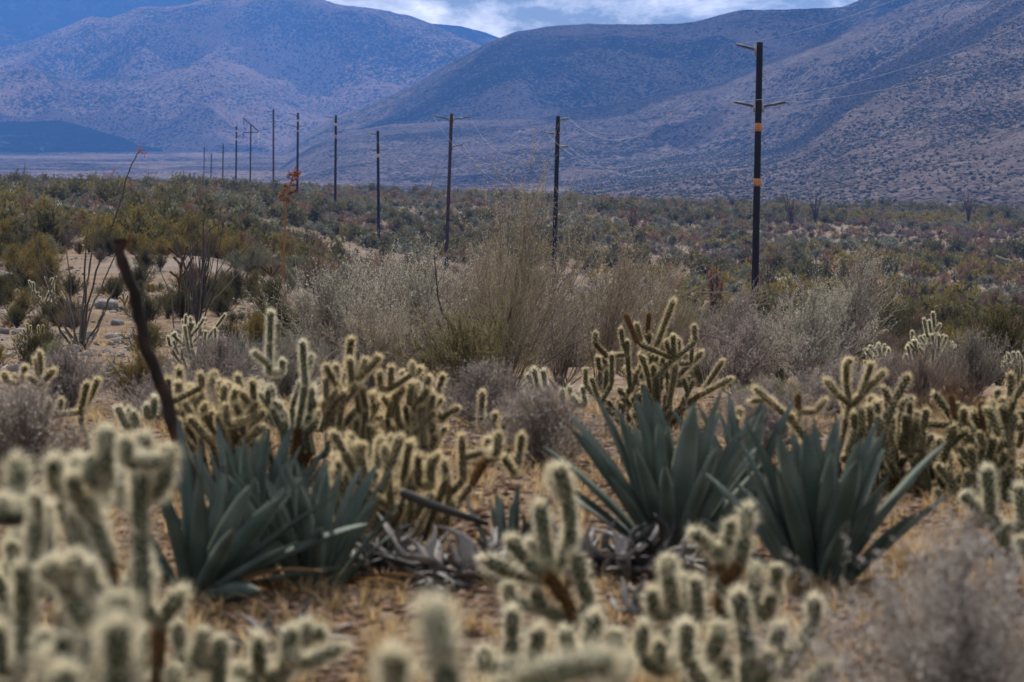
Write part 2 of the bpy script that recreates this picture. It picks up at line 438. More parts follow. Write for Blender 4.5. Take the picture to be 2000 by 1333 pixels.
def far(d): return np.where(np.asarray(d) > 1900, 1900 + (np.asarray(d) - 1900) * .5, d)
def vz(v, d): return CAMZ + (340.0 - v) / FPX * d
def ridge_layer(name, pts, d0, d1, vbase, mat, nu=420, nt=90, rel=.12, freq=1.0, seed=1, power=1.25, edge=.02, lean=.5, back=.35, u_rng=None):
    """a hill whose skyline runs through the listed bearings; real slopes from d0 (foot) to d1 (crest) and down again behind"""
    d0, d1 = float(far(d0)), float(far(d1))
    pu = np.array([p[0] for p in pts], float); pv = np.array([p[1] for p in pts], float)
    us = np.linspace(pu[0], pu[-1], nu)
    vr = np.interp(us, pu, pv)
    k = max(3, nu // 60); ker = np.hanning(k + 2)[1:-1]; ker /= ker.sum()
    vr = np.convolve(np.pad(vr, k // 2, mode='edge'), ker, 'valid')[:nu]
    t = np.concatenate([np.linspace(0, 1, nt), 1 + np.linspace(0, back, 14)[1:]])
    U, T = np.meshgrid(us, t, indexing='ij')
    VR = np.repeat(vr[:, None], len(t), 1)
    D = d0 + (d1 - d0) * T
    X = (U - 1000) / FPX * D
    zb = vz(vbase, d0); zr = vz(VR, d1)
    H = np.maximum(zr - zb, .5)
    tt = np.minimum(T, 1)
    prof = np.where(T <= 1, tt ** power, 1 - ((T - 1) / back) ** 1.4 * 1.2)
    sc_ = (d1 - d0) * .33 / freq
    q = (X + lean * (D - d0)) / sc_
    r_ = fbm(q, D / sc_ * .45 + seed, seed, 6, .52, ridged=True) - .62
    r2 = fbm(X / sc_ * 2.2 + 9, D / sc_ * 2.2, seed + 40, 5, .55) - .5
    env = np.where(T <= 1, np.sin(np.pi * np.clip(tt, 0, 1) ** .9) ** .8, 0)
    rough = fbm(X / sc_ * 9, D / sc_ * 9, seed + 80, 4, .6) - .5
    Z = zb + H * prof + H * rel * env * (1.5 * r_ + .7 * r2) + H * edge * rough * np.clip(T * 3, 0, 1)
    n_, m_ = Z.shape
    idx = np.arange(n_ * m_).reshape(n_, m_)
    F = np.stack([idx[:-1, :-1], idx[1:, :-1], idx[1:, 1:], idx[:-1, 1:]], -1).reshape(-1, 4)
    me = mesh(name, np.stack([X.ravel(), D.ravel(), Z.ravel()], 1), F, mat, smooth=True)
    link(name, me, kind='structure')
    return X, D, Z

SOIL, SHR = (.160, .126, .114), (.021, .023, .019)
hm = lambda name, cell, cover=.5, soil=SOIL, shrub=SHR, seed=0.: hill_mat(name, soil, shrub, cell, cover, seed=seed)
NEAR = ridge_layer('near_hillside', [(560, 432), (700, 420), (900, 392), (1100, 350), (1200, 332), (1300, 308), (1400, 296), (1500, 281), (1560, 255), (1650, 165), (1760, 100), (1860, 45), (1960, -12), (2100, -90), (2400, -240)],
            800, 1900, 440, hm('near_hillside_soil', 2.3, .36, seed=1), 560, 170, .26, 1.1, 3, 1.05, .022, -.6)
ridge_layer('terrace_hillside', [(470, 352), (540, 332), (580, 303), (612, 284), (660, 262), (700, 254), (760, 244), (900, 236), (1060, 232), (1110, 214), (1200, 206), (1280, 186), (1400, 165), (1500, 120), (1600, 80), (1700, 40), (1790, 0), (1900, -45), (2200, -170)],
            1500, 2900, 400, hm('terrace_hillside_soil', 3.4, .42, seed=2), 520, 130, .30, 1.6, 14, .95, .02, .7)
ridge_layer('blue_mountain', [(520, 318), (600, 258), (650, 228), (700, 214), (800, 172), (870, 130), (950, 86), (1000, 66), (1060, 55), (1150, 48), (1250, 50), (1350, 47), (1440, 22), (1560, 20), (1640, 17), (1690, -6), (1760, -40), (1900, -90), (2200, -190)],
            2900, 4600, 330, hm('blue_mountain_soil', 4.4, .55, (.21, .16, .135), seed=3), 480, 120, .30, 1.2, 25, 1.0, .014, .5)
ridge_layer('foothill', [(-260, 150), (-50, 146), (0, 136), (60, 130), (140, 160), (250, 152), (350, 133), (420, 118), (480, 130), (540, 162), (600, 202), (660, 226), (740, 240), (820, 262)],
            4900, 6300, 300, hm('foothill_soil', 5.4, .40, (.28, .19, .145), seed=4), 400, 130, .42, 1.3, 33, .95, .02, .3)
ridge_layer('far_mountain', [(-300, 105), (0, 96), (60, 82), (130, 55), (180, 34), (220, 38), (280, 15), (340, 15), (370, 12), (420, -6), (500, -20), (560, -18), (620, 2), (660, 10), (740, 20), (800, 34), (840, 48), (900, 76), (960, 98), (1000, 112), (1100, 150), (1200, 190)],
            6000, 8000, 262, hm('far_mountain_soil', 6.2, .44, (.29, .195, .15), seed=5), 460, 140, .42, 1.2, 47, .9, .016, .4)
ridge_layer('dark_ridge', [(700, 60), (780, 45), (840, 48), (900, 53), (950, 66), (985, 80), (1040, 108), (1120, 150)], 8600, 9500, 240, hm('dark_ridge_soil', 24, .7, (.07, .065, .05), seed=6), 160, 40, .1, 1, 52, .9, .008)
ridge_layer('left_ridge', [(-300, 40), (-60, 62), (0, 68), (25, 70), (55, 82), (95, 105), (160, 150)], 8300, 8900, 240, hm('left_ridge_soil', 24, .7, (.07, .065, .05), seed=7), 120, 40, .1, 1, 57, .9, .008)
ridge_layer('summit', [(-400, -95), (100, -60), (420, -70), (540, -35), (615, -4), (670, 14), (730, 38), (800, 70)], 9700, 10600, 240, hm('summit_soil', 30, .7, (.07, .065, .05), seed=8), 160, 40, .06, 1, 63, .9, .006)
ridge_layer('mesa', [(-300, 236), (0, 239), (60, 238), (118, 236), (150, 243), (200, 258), (240, 270), (275, 281), (320, 292)], 4700, 5150, 296, hm('mesa_soil', 9, .9, (.05, .046, .036), (.02, .022, .016), seed=9), 200, 50, .06, 1.5, 71, .6, .012)  # soil colour darkened to stand in for cloud shade on this hill
# valley floor on the left, rising to the far mountains
dd = far(np.array([900, 1500, 2000, 3000, 4500, 6200, 7000], float))
vf = np.array([420, 372, 348, 322, 303, 288, 283], float)
us = np.linspace(-700, 1250, 260); ds = np.geomspace(900, 4400, 150)
U, D = np.meshgrid(us, ds, indexing='ij')
X = (U - 1000) / FPX * D
Z = vz(np.interp(D, dd, vf), D) + (fbm(X / 260, D / 260, 91, 5) - .5) * 9 * np.clip((D - 900) / 1200, 0, 1) + (fbm(X / 40, D / 40, 95, 3) - .5) * 2
ix = np.arange(U.size).reshape(U.shape)
Fq = np.stack([ix[:-1, :-1], ix[1:, :-1], ix[1:, 1:], ix[:-1, 1:]], -1).reshape(-1, 4)
link('valley_floor', mesh('valley_floor', np.stack([X.ravel(), D.ravel(), Z.ravel()], 1), Fq, hm('valley_soil', 5, .42, (.27, .20, .16), seed=10), smooth=True), kind='structure')

# scrub growing on the near hillside: countless, one object
def chip(n, seed):
    rg = np.random.default_rng(seed)
    v = np.array([(1, 0, 0), (-1, 0, 0), (0, 1, 0), (0, -1, 0), (0, 0, 1), (0, 0, -1)], float)
    f = np.array([(0, 2, 4), (2, 1, 4), (1, 3, 4), (3, 0, 4), (2, 0, 5), (1, 2, 5), (3, 1, 5), (0, 3, 5)])
    a = rg.uniform(0, 6.28, n); c, s = np.cos(a)[:, None], np.sin(a)[:, None]
    V = v[None] * rg.uniform(.65, 1.3, (n, 6, 1)) + rg.normal(0, .14, (n, 6, 3))
    return np.stack([V[:, :, 0] * c - V[:, :, 1] * s, V[:, :, 0] * s + V[:, :, 1] * c, V[:, :, 2]], -1), f
def blob(n, seed):
    rg = np.random.default_rng(seed)
    t = (1 + 5 ** .5) / 2
    v = np.array([(-1, t, 0), (1, t, 0), (-1, -t, 0), (1, -t, 0), (0, -1, t), (0, 1, t), (0, -1, -t), (0, 1, -t), (t, 0, -1), (t, 0, 1), (-t, 0, -1), (-t, 0, 1)]) / 1.9
    f = np.array([(0, 11, 5), (0, 5, 1), (0, 1, 7), (0, 7, 10), (0, 10, 11), (1, 5, 9), (5, 11, 4), (11, 10, 2), (10, 7, 6), (7, 1, 8), (3, 9, 4), (3, 4, 2), (3, 2, 6), (3, 6, 8), (3, 8, 9), (4, 9, 5), (2, 4, 11), (6, 2, 10), (8, 6, 7), (9, 8, 1)])
    V = v[None] * rg.uniform(.6, 1.25, (n, 12, 1))
    return V, f
def scrub(name, XYZ, n, smin, smax, cols, seed, tmax=1.0):
    X, D, Z = XYZ
    rg = np.random.default_rng(seed)
    a = rg.uniform(0, X.shape[0] - 1.01, n); b = rg.uniform(0, 1, n) ** .62 * (X.shape[1] - 15)
    i, j = a.astype(int), b.astype(int); fa, fb = a - i, b - j
    def bl(Q): return (Q[i, j] * (1 - fa) + Q[i + 1, j] * fa) * (1 - fb) + (Q[i, j + 1] * (1 - fa) + Q[i + 1, j + 1] * fa) * fb
    c = np.stack([bl(X), bl(D), bl(Z)], 1)
    dens = fbm(c[:, 0] / 60, c[:, 1] / 60, 7, 4)
    keep = dens + rg.uniform(-.25, .25, n) > .42
    c = c[keep]; n = len(c)
    s = rg.uniform(smin, smax, n) * rg.uniform(.7, 1.2, n)
    V, f = chip(n, seed + 1)
    V = V * s[:, None, None] * np.array([1, 1, .75]); V[:, :, 2] += s[:, None] * .35
    V = V + c[:, None, :]
    F = (f[None] + (np.arange(n) * 6)[:, None, None]).reshape(-1, 3)
    tone = np.repeat(rg.uniform(0, 1, n), 6)
    link(name, mesh(name, V.reshape(-1, 3), F, toned(name + '_leaves', cols, .15), tone=tone), kind='stuff')
scrub('hillside_boulders', NEAR, 5200, .35, 1.5, [(.08, .065, .058), (.17, .135, .12), (.27, .22, .20)], 9)
scrub('hillside_scrub', NEAR, 46000, .38, .95, [(.04, .042, .026), (.075, .073, .05), (.16, .15, .11)], 5)

# ------------------------------------------------------------------ clouds
# unseen clouds above the frame, added so that their shade lies on the slopes
M['cloud'] = noisy('cloud_white', [(.3, (.78, .79, .81)), (.7, (.86, .86, .87))], .004, rough=1, gloss=0)
def cloud(u, d, v, rx, ry, zc=1050.0, seed=0):
    """a cloud whose shade falls on the ground seen at (u, v, d)"""
    p = P(u, v, d); k = (zc - p[2]) / SUN_DIR.z
    c = p + np.array(SUN_DIR) * k
    rg = np.random.default_rng(seed); n = 26
    V, f = blob(n, seed)
    a = rg.uniform(0, 6.28, n); q = np.sqrt(rg.uniform(0, 1, n)) * .8
    off = np.stack([np.cos(a) * q * rx, np.sin(a) * q * ry, rg.uniform(0, .10, n) * min(rx, ry)], 1)
    s = rg.uniform(.22, .5, n) * (1.15 - .6 * q)
    V = V * np.stack([s * rx, s * ry, s * min(rx, ry) * .45], 1)[:, None, :] + off[:, None, :]
    me = mesh('cloud', V.reshape(-1, 3), (f[None] + (np.arange(n) * 12)[:, None, None]).reshape(-1, 3), M['cloud'], smooth=True)
    link('cloud', me, loc=c, kind='structure')
cloud(1270, 2800, 150, 380, 520, seed=1)
cloud(1480, 2950, 120, 260, 420, seed=2)
cloud(60, 3450, 262, 300, 260, seed=3)
cloud(330, 2350, 333, 150, 110, seed=4)
cloud(300, 6100, -30, 1300, 500, 1500, seed=5)
cloud(900, 5600, 80, 420, 420, 1300, seed=6)
cloud(520, 4600, 60, 330, 220, seed=7)
cloud(1700, 1750, 60, 120, 130, seed=8)
cloud(1330, 2000, 282, 38, 60, 900, seed=9)
cloud(960, 1750, 262, 45, 50, 900, seed=10)
cloud(1560, 1500, 262, 50, 60, 900, seed=11)  # added cloud; its shade stands in for a small dark hill
# ------------------------------------------------------------------ haze
M['haze'], n_, l_, out_ = newmat('haze_air')
pv = n_.new('ShaderNodeVolumePrincipled')
pv.inputs['Color'].default_value = (.115, .335, 1.0, 1)
pv.inputs['Density'].default_value = 1.5e-4
pv.inputs['Anisotropy'].default_value = 0.45
l_.new(pv.outputs[0], out_.inputs['Volume'])
g = Geo()
add_box(g, (0, 2400, 260), (9000, 8600, 640))
link('haze', g.mesh('haze', M['haze']), kind='stuff')
# ------------------------------------------------------------------ utility poles
POLES = [  # u_top, v_top, u_base, depth, material, half width, bands, arms, label
 (1484, 83, 1474, 126, 'pole', .155, [(241, 257, 'bare'), (349, 364, 'bare')], [(-46, 4, 14, 1), (-48, 116, 125, 1), (54, 117, 125, 1)], 'nearest dark utility pole at right with two orange bare wood bands'),
 (1090, 227, 1081, 186, 'pole', .155, [], [(22, 5, 6, 2), (-22, 33, 34, 2), (22, 59, 60, 2)], 'second utility pole from the right, dark with three short pale arms'),
 (882, 222, 874, 246, 'pole_brown', .155, [], [(-36, 4, 11, 1), (36, 7, 11, 1), (25, 60, 65, 1)], 'reddish brown utility pole with two arms at its top'),
 (738, 256, 740, 306, 'pole', .16, [(301, 308, 'bare_pale')], [(-18, 4, 7, 0), (-17, 36, 38, 0), (20, 35, 38, 0)], 'dark utility pole with one pale band, fourth from the right'),
 (656, 225, 655, 366, 'pole', .165, [(241, 246, 'bare_pale'), (264, 271, 'bare')], [(-17, 3, 6, 0), (-18, 31, 33, 0), (17, 30, 33, 0)], 'dark utility pole with a pale band over an orange band'),
 (582, 221, 581, 426, 'pole', .17, [(234, 238, 'bare_pale'), (255, 258, 'bare')], [(-16, 1, 4, 0), (-15, 25, 27, 0), (16, 24, 27, 0)], 'dark utility pole right behind the red podded flower stalk'),
 (534, 213, 535, 486, 'pole_brown', .155, [], [(-13, 5, 5, 0), (-14, 25, 25, 0), (14, 25, 25, 0)], 'tall thin brown utility pole left of the podded flower stalk'),
 (490, 243, 490, 546, 'pole_brown', .15, [], [], 'utility pole with a slanted crossarm frame and hanging insulators'),
 (462, 247, 461, 606, 'pole', .19, [(255, 258, 'bare_pale'), (271, 274, 'bare_pale')], [(-12, 1, 2, 0), (-13, 17, 19, 0)], 'dark utility pole just left of the pole with the slanted crossarm'),
 (436, 282, 435, 666, 'pole', .15, [], [(-9, 3, 4, 0), (-11, 16, 17, 0), (12, 15, 17, 0)], 'dark distant utility pole, third from the left among the tall far ones'),
 (413, 300, 413, 726, 'pole', .14, [], [(-11, 1, 2, 0), (-12, 14, 15, 0), (11, 14, 15, 0)], 'small distant utility pole, second from the left of the tall far ones'),
 (399, 287, 398, 786, 'pole_brown', .15, [], [(-6, 5, 6, 0)], 'brown distant utility pole, leftmost of the tall far ones'),
 (380, 337, 380, 880, 'pole', .15, [], [(-6, 2, 3, 0), (6, 2, 3, 0)], 'tiny utility pole on the skyline, rightmost of the tiny ones'),
 (368, 346, 368, 960, 'pole', .15, [], [], 'tiny utility pole on the skyline, middle of the tiny ones'),
 (353, 347, 353, 1050, 'pole', .15, [], [], 'tiny utility pole on the skyline, leftmost of the tiny ones')]
ARM_ENDS = {}
def make_pole(i, spec):
    ut, vt, ub, d, mt, hw, bands, arms, label = spec
    top = P(ut, vt, d); px = d / FPX
    xb = PX(ub, d); zb = gz(xb, d) - .15
    # the pole runs straight from its foot to its top (slight lean)
    if ub != ut:
        vb = 560 if i < 2 else 450
        slope = (PX(ub, d) - top[0]) / (P(ub, vb, d)[2] - top[2])
        xb = top[0] + slope * (zb - top[2])
    base = np.array((xb, d, gz(xb, d)))
    root = thing('utility_pole', base, label, 'utility pole', 'wooden utility poles crossing the desert plain')
    H = top[2] - base[2]; ax = (top - base) / H
    rng = np.random.default_rng(i)
    def at(v):
        z = P(ut, v, d)[2] - base[2]; return ax * z
    def rad_at(z): return hw * (1.06 - .16 * z / H)
    g = Geo(); zs = np.linspace(-.3, H, 30)
    wob = (rng.uniform(-1, 1, 30) * .012)
    add_tube(g, [ax * z for z in zs], [rad_at(z) * (1 + q) for z, q in zip(zs, wob)], 14)
    link('shaft', g.mesh('shaft', M[mt], True), root)
    for (va, vb, m) in bands:
        g = Geo(); a, b = at(vb)[2], at(va)[2]
        add_tube(g, [ax * z for z in np.linspace(a, b, 4)], [rad_at(z) + .008 for z in np.linspace(a, b, 4)], 14)
        link('bare_wood_band', g.mesh('bare_wood_band', M[m], True), root)
    ends = []
    for (du, dv1, dv0, style) in arms:
        z0 = at(vt + dv0)[2]; s = 1 if du > 0 else -1
        r0 = rad_at(z0)
        st = ax * z0 + np.array((s * (r0 + .03), 0, 0)); en = ax * z0 + np.array((du * px, 0, (dv0 - dv1) * px))
        ends.append((np.array(en) + base, du, dv0))
        g = Geo(); L = np.linalg.norm(en - st); n = 16 if style else 6
        add_tube(g, [st, en], .045, 8)
        for q in np.linspace(.12, .92, n):
            c = st + (en - st) * q; e = (en - st) / L * (L / n * .22)
            add_tube(g, [c - e, c, c + e], [.06, .095, .06], 8)
        m = M['insul'] if style == 2 else M['insul_dark']
        link('insulator', g.mesh('insulator', m, True), root)
        if style:
            g = Geo(); add_box(g, ax * z0 + np.array((s * (r0 + .045), 0, -.02)), (.10, .16, .5 if style == 1 else .2))
            link('bracket', g.mesh('bracket', M['steel']), root)
    if i == 7:   # slanted double crossarm with hanging insulator strings
        a, b = at(232) + np.array((-14 * px, -.2, 0)), at(257) + np.array((16 * px, -.2, 0))
        g = Geo(); add_tube(g, [a, b], .10, 6); link('crossarm', g.mesh('crossarm', M['pole']), root)
        c, e = at(259) + np.array((-14 * px, -.2, 0)), at(259) + np.array((15.5 * px, -.2, 0))
        g = Geo(); add_tube(g, [c, e], .09, 6); link('crossarm', g.mesh('crossarm', M['pole']), root)
        for q, dz, m in ((a, 12, 'insul_dark'), (e + np.array((0, 0, -.05)), 12, 'glass'), (c, 11, 'insul_dark')):
            g = Geo(); 
            for k in range(7):
                z = -(k + .8) * dz * px / 7
                add_tube(g, [q + np.array((0, 0, z + .07)), q + np.array((0, 0, z)), q + np.array((0, 0, z - .05))], [.05, .16, .06], 8)
            add_tube(g, [q, q + np.array((0, 0, -dz * px))], .03, 5)
            link('insulator', g.mesh('insulator', M[m], True), root)
    if i in (0, 1, 2, 3):   # climbing pegs, set in turn on both sides
        z = H - .9; k = 0
        while z > 4.4:
            s = 1 if k % 2 else -1
            g = Geo(); r0 = rad_at(z)
            both = (s, -s) if (i == 0 and k % 3 != 1) else (s,)
            for q in both:
                add_tube(g, [ax * z + np.array((q * (r0 - .02), 0, 0)), ax * z + np.array((q * (r0 + .17), 0, .0)), ax * z + np.array((q * (r0 + .19), 0, .05))], .013, 5)
                link('climbing_peg', g.mesh('climbing_peg', M['steel']), root); g = Geo()
            z -= (.33, .28, .62, .42, .3, .55)[k % 6]; k += 1
    ARM_ENDS[i] = ends
    return root
for i, sp in enumerate(POLES): make_pole(i, sp)
# the pole before the first stands to the right of the frame; the wires run up to it
px_, py_ = 19.2, 66.0
g0 = gz(px_, py_); H0 = 13.6
rt = thing('utility_pole', (px_, py_, g0), 'dark utility pole outside the frame carrying the wires at right', 'utility pole', 'wooden utility poles crossing the desert plain')
g = Geo(); add_tube(g, [(0, 0, -.3), (0, 0, H0)], [.17, .14], 14); link('shaft', g.mesh('shaft', M['pole'], True), rt)
PREV = []
for s, z in ((-1, H0 - .35), (-1, H0 - 2.85), (1, H0 - 2.85)):
    g = Geo(); add_tube(g, [(s * .16, 0, z - .2), (s * 1.15, 0, z)], .05, 8); link('insulator', g.mesh('insulator', M['insul_dark'], True), rt)
    PREV.append(np.array((px_ + s * 1.15, py_, g0 + z)))
def wire(a, b, sag, label, r=.011):
    r *= .5
    t = np.linspace(0, 1, 40)[:, None]
    p = a + (b - a) * t; p[:, 2] -= sag * 4 * t[:, 0] * (1 - t[:, 0])
    g = Geo(); V, F = tubes(p - a, np.full(len(p), r), 5); g.add(V, F)
    link('power_line', g.mesh('power_line', M['wire'], True), loc=a, label=label, category='power line', group='wires strung between the poles')
E = {i: [e[0] for e in ARM_ENDS[i]] for i in ARM_ENDS}
where = ['upper', 'lower left', 'lower right']
for k in range(3):
    wire(E[0][k], PREV[k], 1.0, f'thin wire rising to the right from the {where[k]} arm of the nearest pole')
    wire(E[1][k], E[0][(0, 1, 2)[k]], 2.6, f'sagging wire from the {("top right", "left", "lower right")[k]} arm of the second pole to the nearest pole', .013)
    wire(E[2][k], E[1][(1, 0, 2)[k]], 3.0, f'sagging wire from the {("top left", "top right", "lower right")[k]} arm of the reddish pole to the second pole', .012)
    wire(E[3][k], E[2][(0, 0, 2)[k]] + np.array((0, 0, -.03 * k)), 2.2, f'faint wire from the {("top left", "lower left", "lower right")[k]} arm of the fourth pole towards the reddish pole', .010)

# ------------------------------------------------------------------ cholla cacti
JL = [.05, .08, .115, .155, .20, .26]
def joint_mesh(L, kind, seed):
    rg = np.random.default_rng(seed)
    rc = {'pale': .0125, 'gold': .0118, 'dark': .0122, 'old': .0115}[kind]
    g = Geo(); k = max(8, int(L / .006)); sides = 14
    z = np.linspace(0, 1, k)
    prof = np.clip(1 - ((z - .88) / .12).clip(0) ** 2 * .96, .05, 1) ** .5 * (1 - .28 * np.exp(-z * L / .018)) if kind != 'old' else np.clip(1 - ((z - .96) / .04).clip(0) ** 2 * .8, .2, 1)
    an = np.arange(sides) * 2 * math.pi / sides
    Zs = z[:, None] * L + 0 * an[None]
    tub = 1 + .24 * np.cos(an[None] * 7 + Zs / .0048) * np.cos(an[None] * 7 - Zs / .0062) * (1 if kind != 'old' else .5)
    Rr = rc * prof[:, None] * tub
    V = np.stack([Rr * np.cos(an), Rr * np.sin(an), Zs], -1).reshape(-1, 3)
    idx = np.arange(k * sides).reshape(k, sides)
    F = np.stack([idx[:-1], np.roll(idx[:-1], -1, 1), np.roll(idx[1:], -1, 1), idx[1:]], -1).reshape(-1, 4)
    g.add(V, F, 0, .5 + .5 * (tub.ravel() - 1) / .24)
    g.add([(0, 0, L * 1.004)] + [tuple(V[idx[-1, q]]) for q in range(sides)], [(0, 1 + q, 1 + (q + 1) % sides) for q in range(sides)], 0, .6)
    # areoles on a spiral, each with a burst of spines
    dens = {'pale': .74, 'gold': .72, 'dark': .46, 'old': .45}[kind]
    na = int(L * 1150 * dens) + 6; ns = 8
    zz = (np.arange(na) + .5) / na * L; zz = np.concatenate([zz, L * rg.uniform(.9, 1.0, int(26 * dens))]); na = len(zz)
    th = np.arange(na) * 2.39996 + rg.uniform(-.06, .06, na)
    pr = np.interp(zz / L, z, prof)
    cap = np.clip((zz / L - .86) / .14, 0, 1) if kind != 'old' else np.zeros(na)
    nrm = np.stack([np.cos(th) * (1 - .8 * cap), np.sin(th) * (1 - .8 * cap), .15 + 1.1 * cap], -1)
    nrm /= np.linalg.norm(nrm, axis=1, keepdims=True)
    base = np.stack([np.cos(th) * rc * pr, np.sin(th) * rc * pr, zz], -1)
    base = np.repeat(base, ns, 0); nn = np.repeat(nrm, ns, 0); n = len(base)
    d = nn * .9 + rg.normal(0, .30, (n, 3)) + np.array((0, 0, .16)); d /= np.linalg.norm(d, axis=1, keepdims=True)
    dot = (d * nn).sum(1, keepdims=True); d = np.where(dot < .1, d + nn * (.35 - dot), d); d /= np.linalg.norm(d, axis=1, keepdims=True)
    ln = rg.uniform(.008, .024, n) * {'pale': 1.0, 'gold': .92, 'dark': .72, 'old': .7}[kind]
    sd = np.cross(d, rg.normal(0, 1, (n, 3))); sd /= np.linalg.norm(sd, axis=1, keepdims=True) + 1e-9
    wd = .00056
    V = np.stack([base - sd * wd, base + sd * wd, base + d * ln[:, None] + sd * wd * .25], 1)
    g.add(V.reshape(-1, 3), np.arange(3 * n).reshape(-1, 3), 1, np.repeat(rg.uniform(0, 1, n), 3))
    mats = {'pale': [M['core'], M['spine']], 'gold': [M['core_tan'], M['spine_gold']], 'dark': [M['core_dark'], M['spine_gold']], 'old': [M['core_old'], M['spine_old']]}[kind]
    return g.mesh('stem_joint_' + kind, mats, False)
JM = {k: [[joint_mesh(L, k, 100 * j + i + {'pale': 0, 'gold': 7, 'dark': 19, 'old': 13}[k]) for i, L in enumerate(JL)] for j in range(2)] for k in ('pale', 'gold', 'dark', 'old')}
JRNG = random.Random(11)
def place_joint(root, a, b, kind, wd=1.0):
    a, b = Vector(a), Vector(b); v = b - a; L = v.length
    if L < 1e-4: return
    n = max(1, int(math.ceil(L / .31)))
    for q in range(n):
        s, e = a + v * (q / n), a + v * ((q + 1) / n)
        l = L / n
        i = min(range(len(JL)), key=lambda t: abs(JL[t] - l))
        me = JM[kind][JRNG.randrange(2)][i]
        o = bpy.data.objects.new('old_stem' if kind == 'old' else 'stem_joint', me); COL.objects.link(o)
        o.parent = root
        rot = v.to_track_quat('Z', 'Y') @ Quaternion((0, 0, 1), JRNG.uniform(0, 6.28))
        o.rotation_mode = 'QUATERNION'; o.rotation_quaternion = rot
        o.scale = (wd, wd, l / JL[i])
        o.location = s - Vector(root.location)
def cholla(label, d, paths, kind='pale', spread=.2, wd=1.0, seed=0, root_u=None, trunk=True, gen=(), name='cholla_cactus', oldfrac=.0, group='cholla cacti among the agaves'):
    """paths: pixel polylines base -> tip, each given its own distance near d. gen: (u0, u1, v_top, v_base, n, jointlen) growth."""
    rg = random.Random(seed * 31 + 5)
    if 7 < d < 20: wd *= .88
    elif d < 5.6: wd *= .9
    us = [p[0] for q in paths for p in q] + [x for g_ in gen for x in g_[:2]]
    ru = root_u if root_u is not None else sum(us) / len(us)
    base = G(ru, d)
    root = thing(name, base, label, 'cactus', group)
    def connect(b, dj):
        gx = base[0] + (b[0] - base[0]) * .55; gy = base[1] + (b[1] - base[1]) * .6
        f = np.array((gx, gy, gz(gx, gy) - .02))
        if np.linalg.norm(b - f) > .04:
            mid = (b + f) / 2 + np.array((rg.uniform(-.03, .03), rg.uniform(-.03, .03), .02))
            place_joint(root, f, mid, 'old', wd * 1.1); place_joint(root, mid, b, 'old' if d < 5 else kind, wd * .92)
    ends = []
    def join(b, dj, own):
        best = None
        for c in ends:
            if c[3] is own or c[2] > b[2] + .02: continue
            L = math.dist(c[:3], b)
            if best is None or L < best[0]: best = (L, np.array(c[:3]))
        if best and best[0] < .30 and best[0] < b[2] - gz(b[0], b[1]):
            if best[0] > .02: place_joint(root, best[1], b, kind, wd * .95)
        else: connect(b, dj)
    todo = []
    for q in paths:
        k = kind
        if isinstance(q[0], str): k, q = q[0], q[1:]
        dj = d + rg.uniform(-spread, spread)
        pts = [P(u, v, dj + (rg.uniform(-.03, .03) if i else 0)) for i, (u, v) in enumerate(q)]
        for a, b in zip(pts[:-1], pts[1:]): place_joint(root, a, b, k, wd * rg.uniform(.92, 1.08))
        mark = object()
        for p_ in pts[:-1]: ends.append((*p_, mark))
        todo.append((pts[0], dj, mark))
    if trunk:
        for b_, dj, mark in sorted(todo, key=lambda q: q[0][2]): join(b_, dj, mark)
    for (u0, u1, v0, v1, n, jl) in gen:
        uc, hw = (u0 + u1) / 2, (u1 - u0) / 2
        for _ in range(n):
            a = rg.uniform(-1, 1); b = rg.random()
            dj = d + rg.uniform(-1, 1) * hw * d / FPX * .8
            u = uc + a * hw; topv = v0 + (v1 - v0) * .45 * a * a
            v = topv + (v1 - topv) * (b * .85 if b > .35 else b * .25)
            L = jl * rg.uniform(.6, 1.2)
            tip = P(u, v, dj)
            dirv = np.array((a * .6 + rg.gauss(0, .32), rg.uniform(-.5, .5), 1.0)); dirv /= np.linalg.norm(dirv)
            bb = tip - dirv * L
            gg = gz(bb[0], bb[1])
            if bb[2] < gg: bb[2] = gg - .01
            place_joint(root, bb, tip, kind if rg.random() > oldfrac else 'old', wd * rg.uniform(.9, 1.1))
            if rg.random() < .3:
                d2 = dirv + np.array((rg.uniform(-.8, .8), rg.uniform(-.6, .6), .2)); d2 /= np.linalg.norm(d2)
                place_joint(root, bb + dirv * L * .5, bb + dirv * L * .5 + d2 * L * .6, kind, wd * .9)
            if trunk and bb[2] - gg > .05 and rg.random() < .4: connect(bb, dj)
    return root
def at(ox, oy, s):
    return lambda *p: [(ox + x * s, oy + y * s) for x, y in p]
a4 = at(0, 400, .3526); a5 = at(650, 400, .3526); a6 = at(1300, 400, .3526)
b1 = at(0, 860, .3548); b2 = at(650, 860, .3548); b3 = at(1300, 860, .3548)

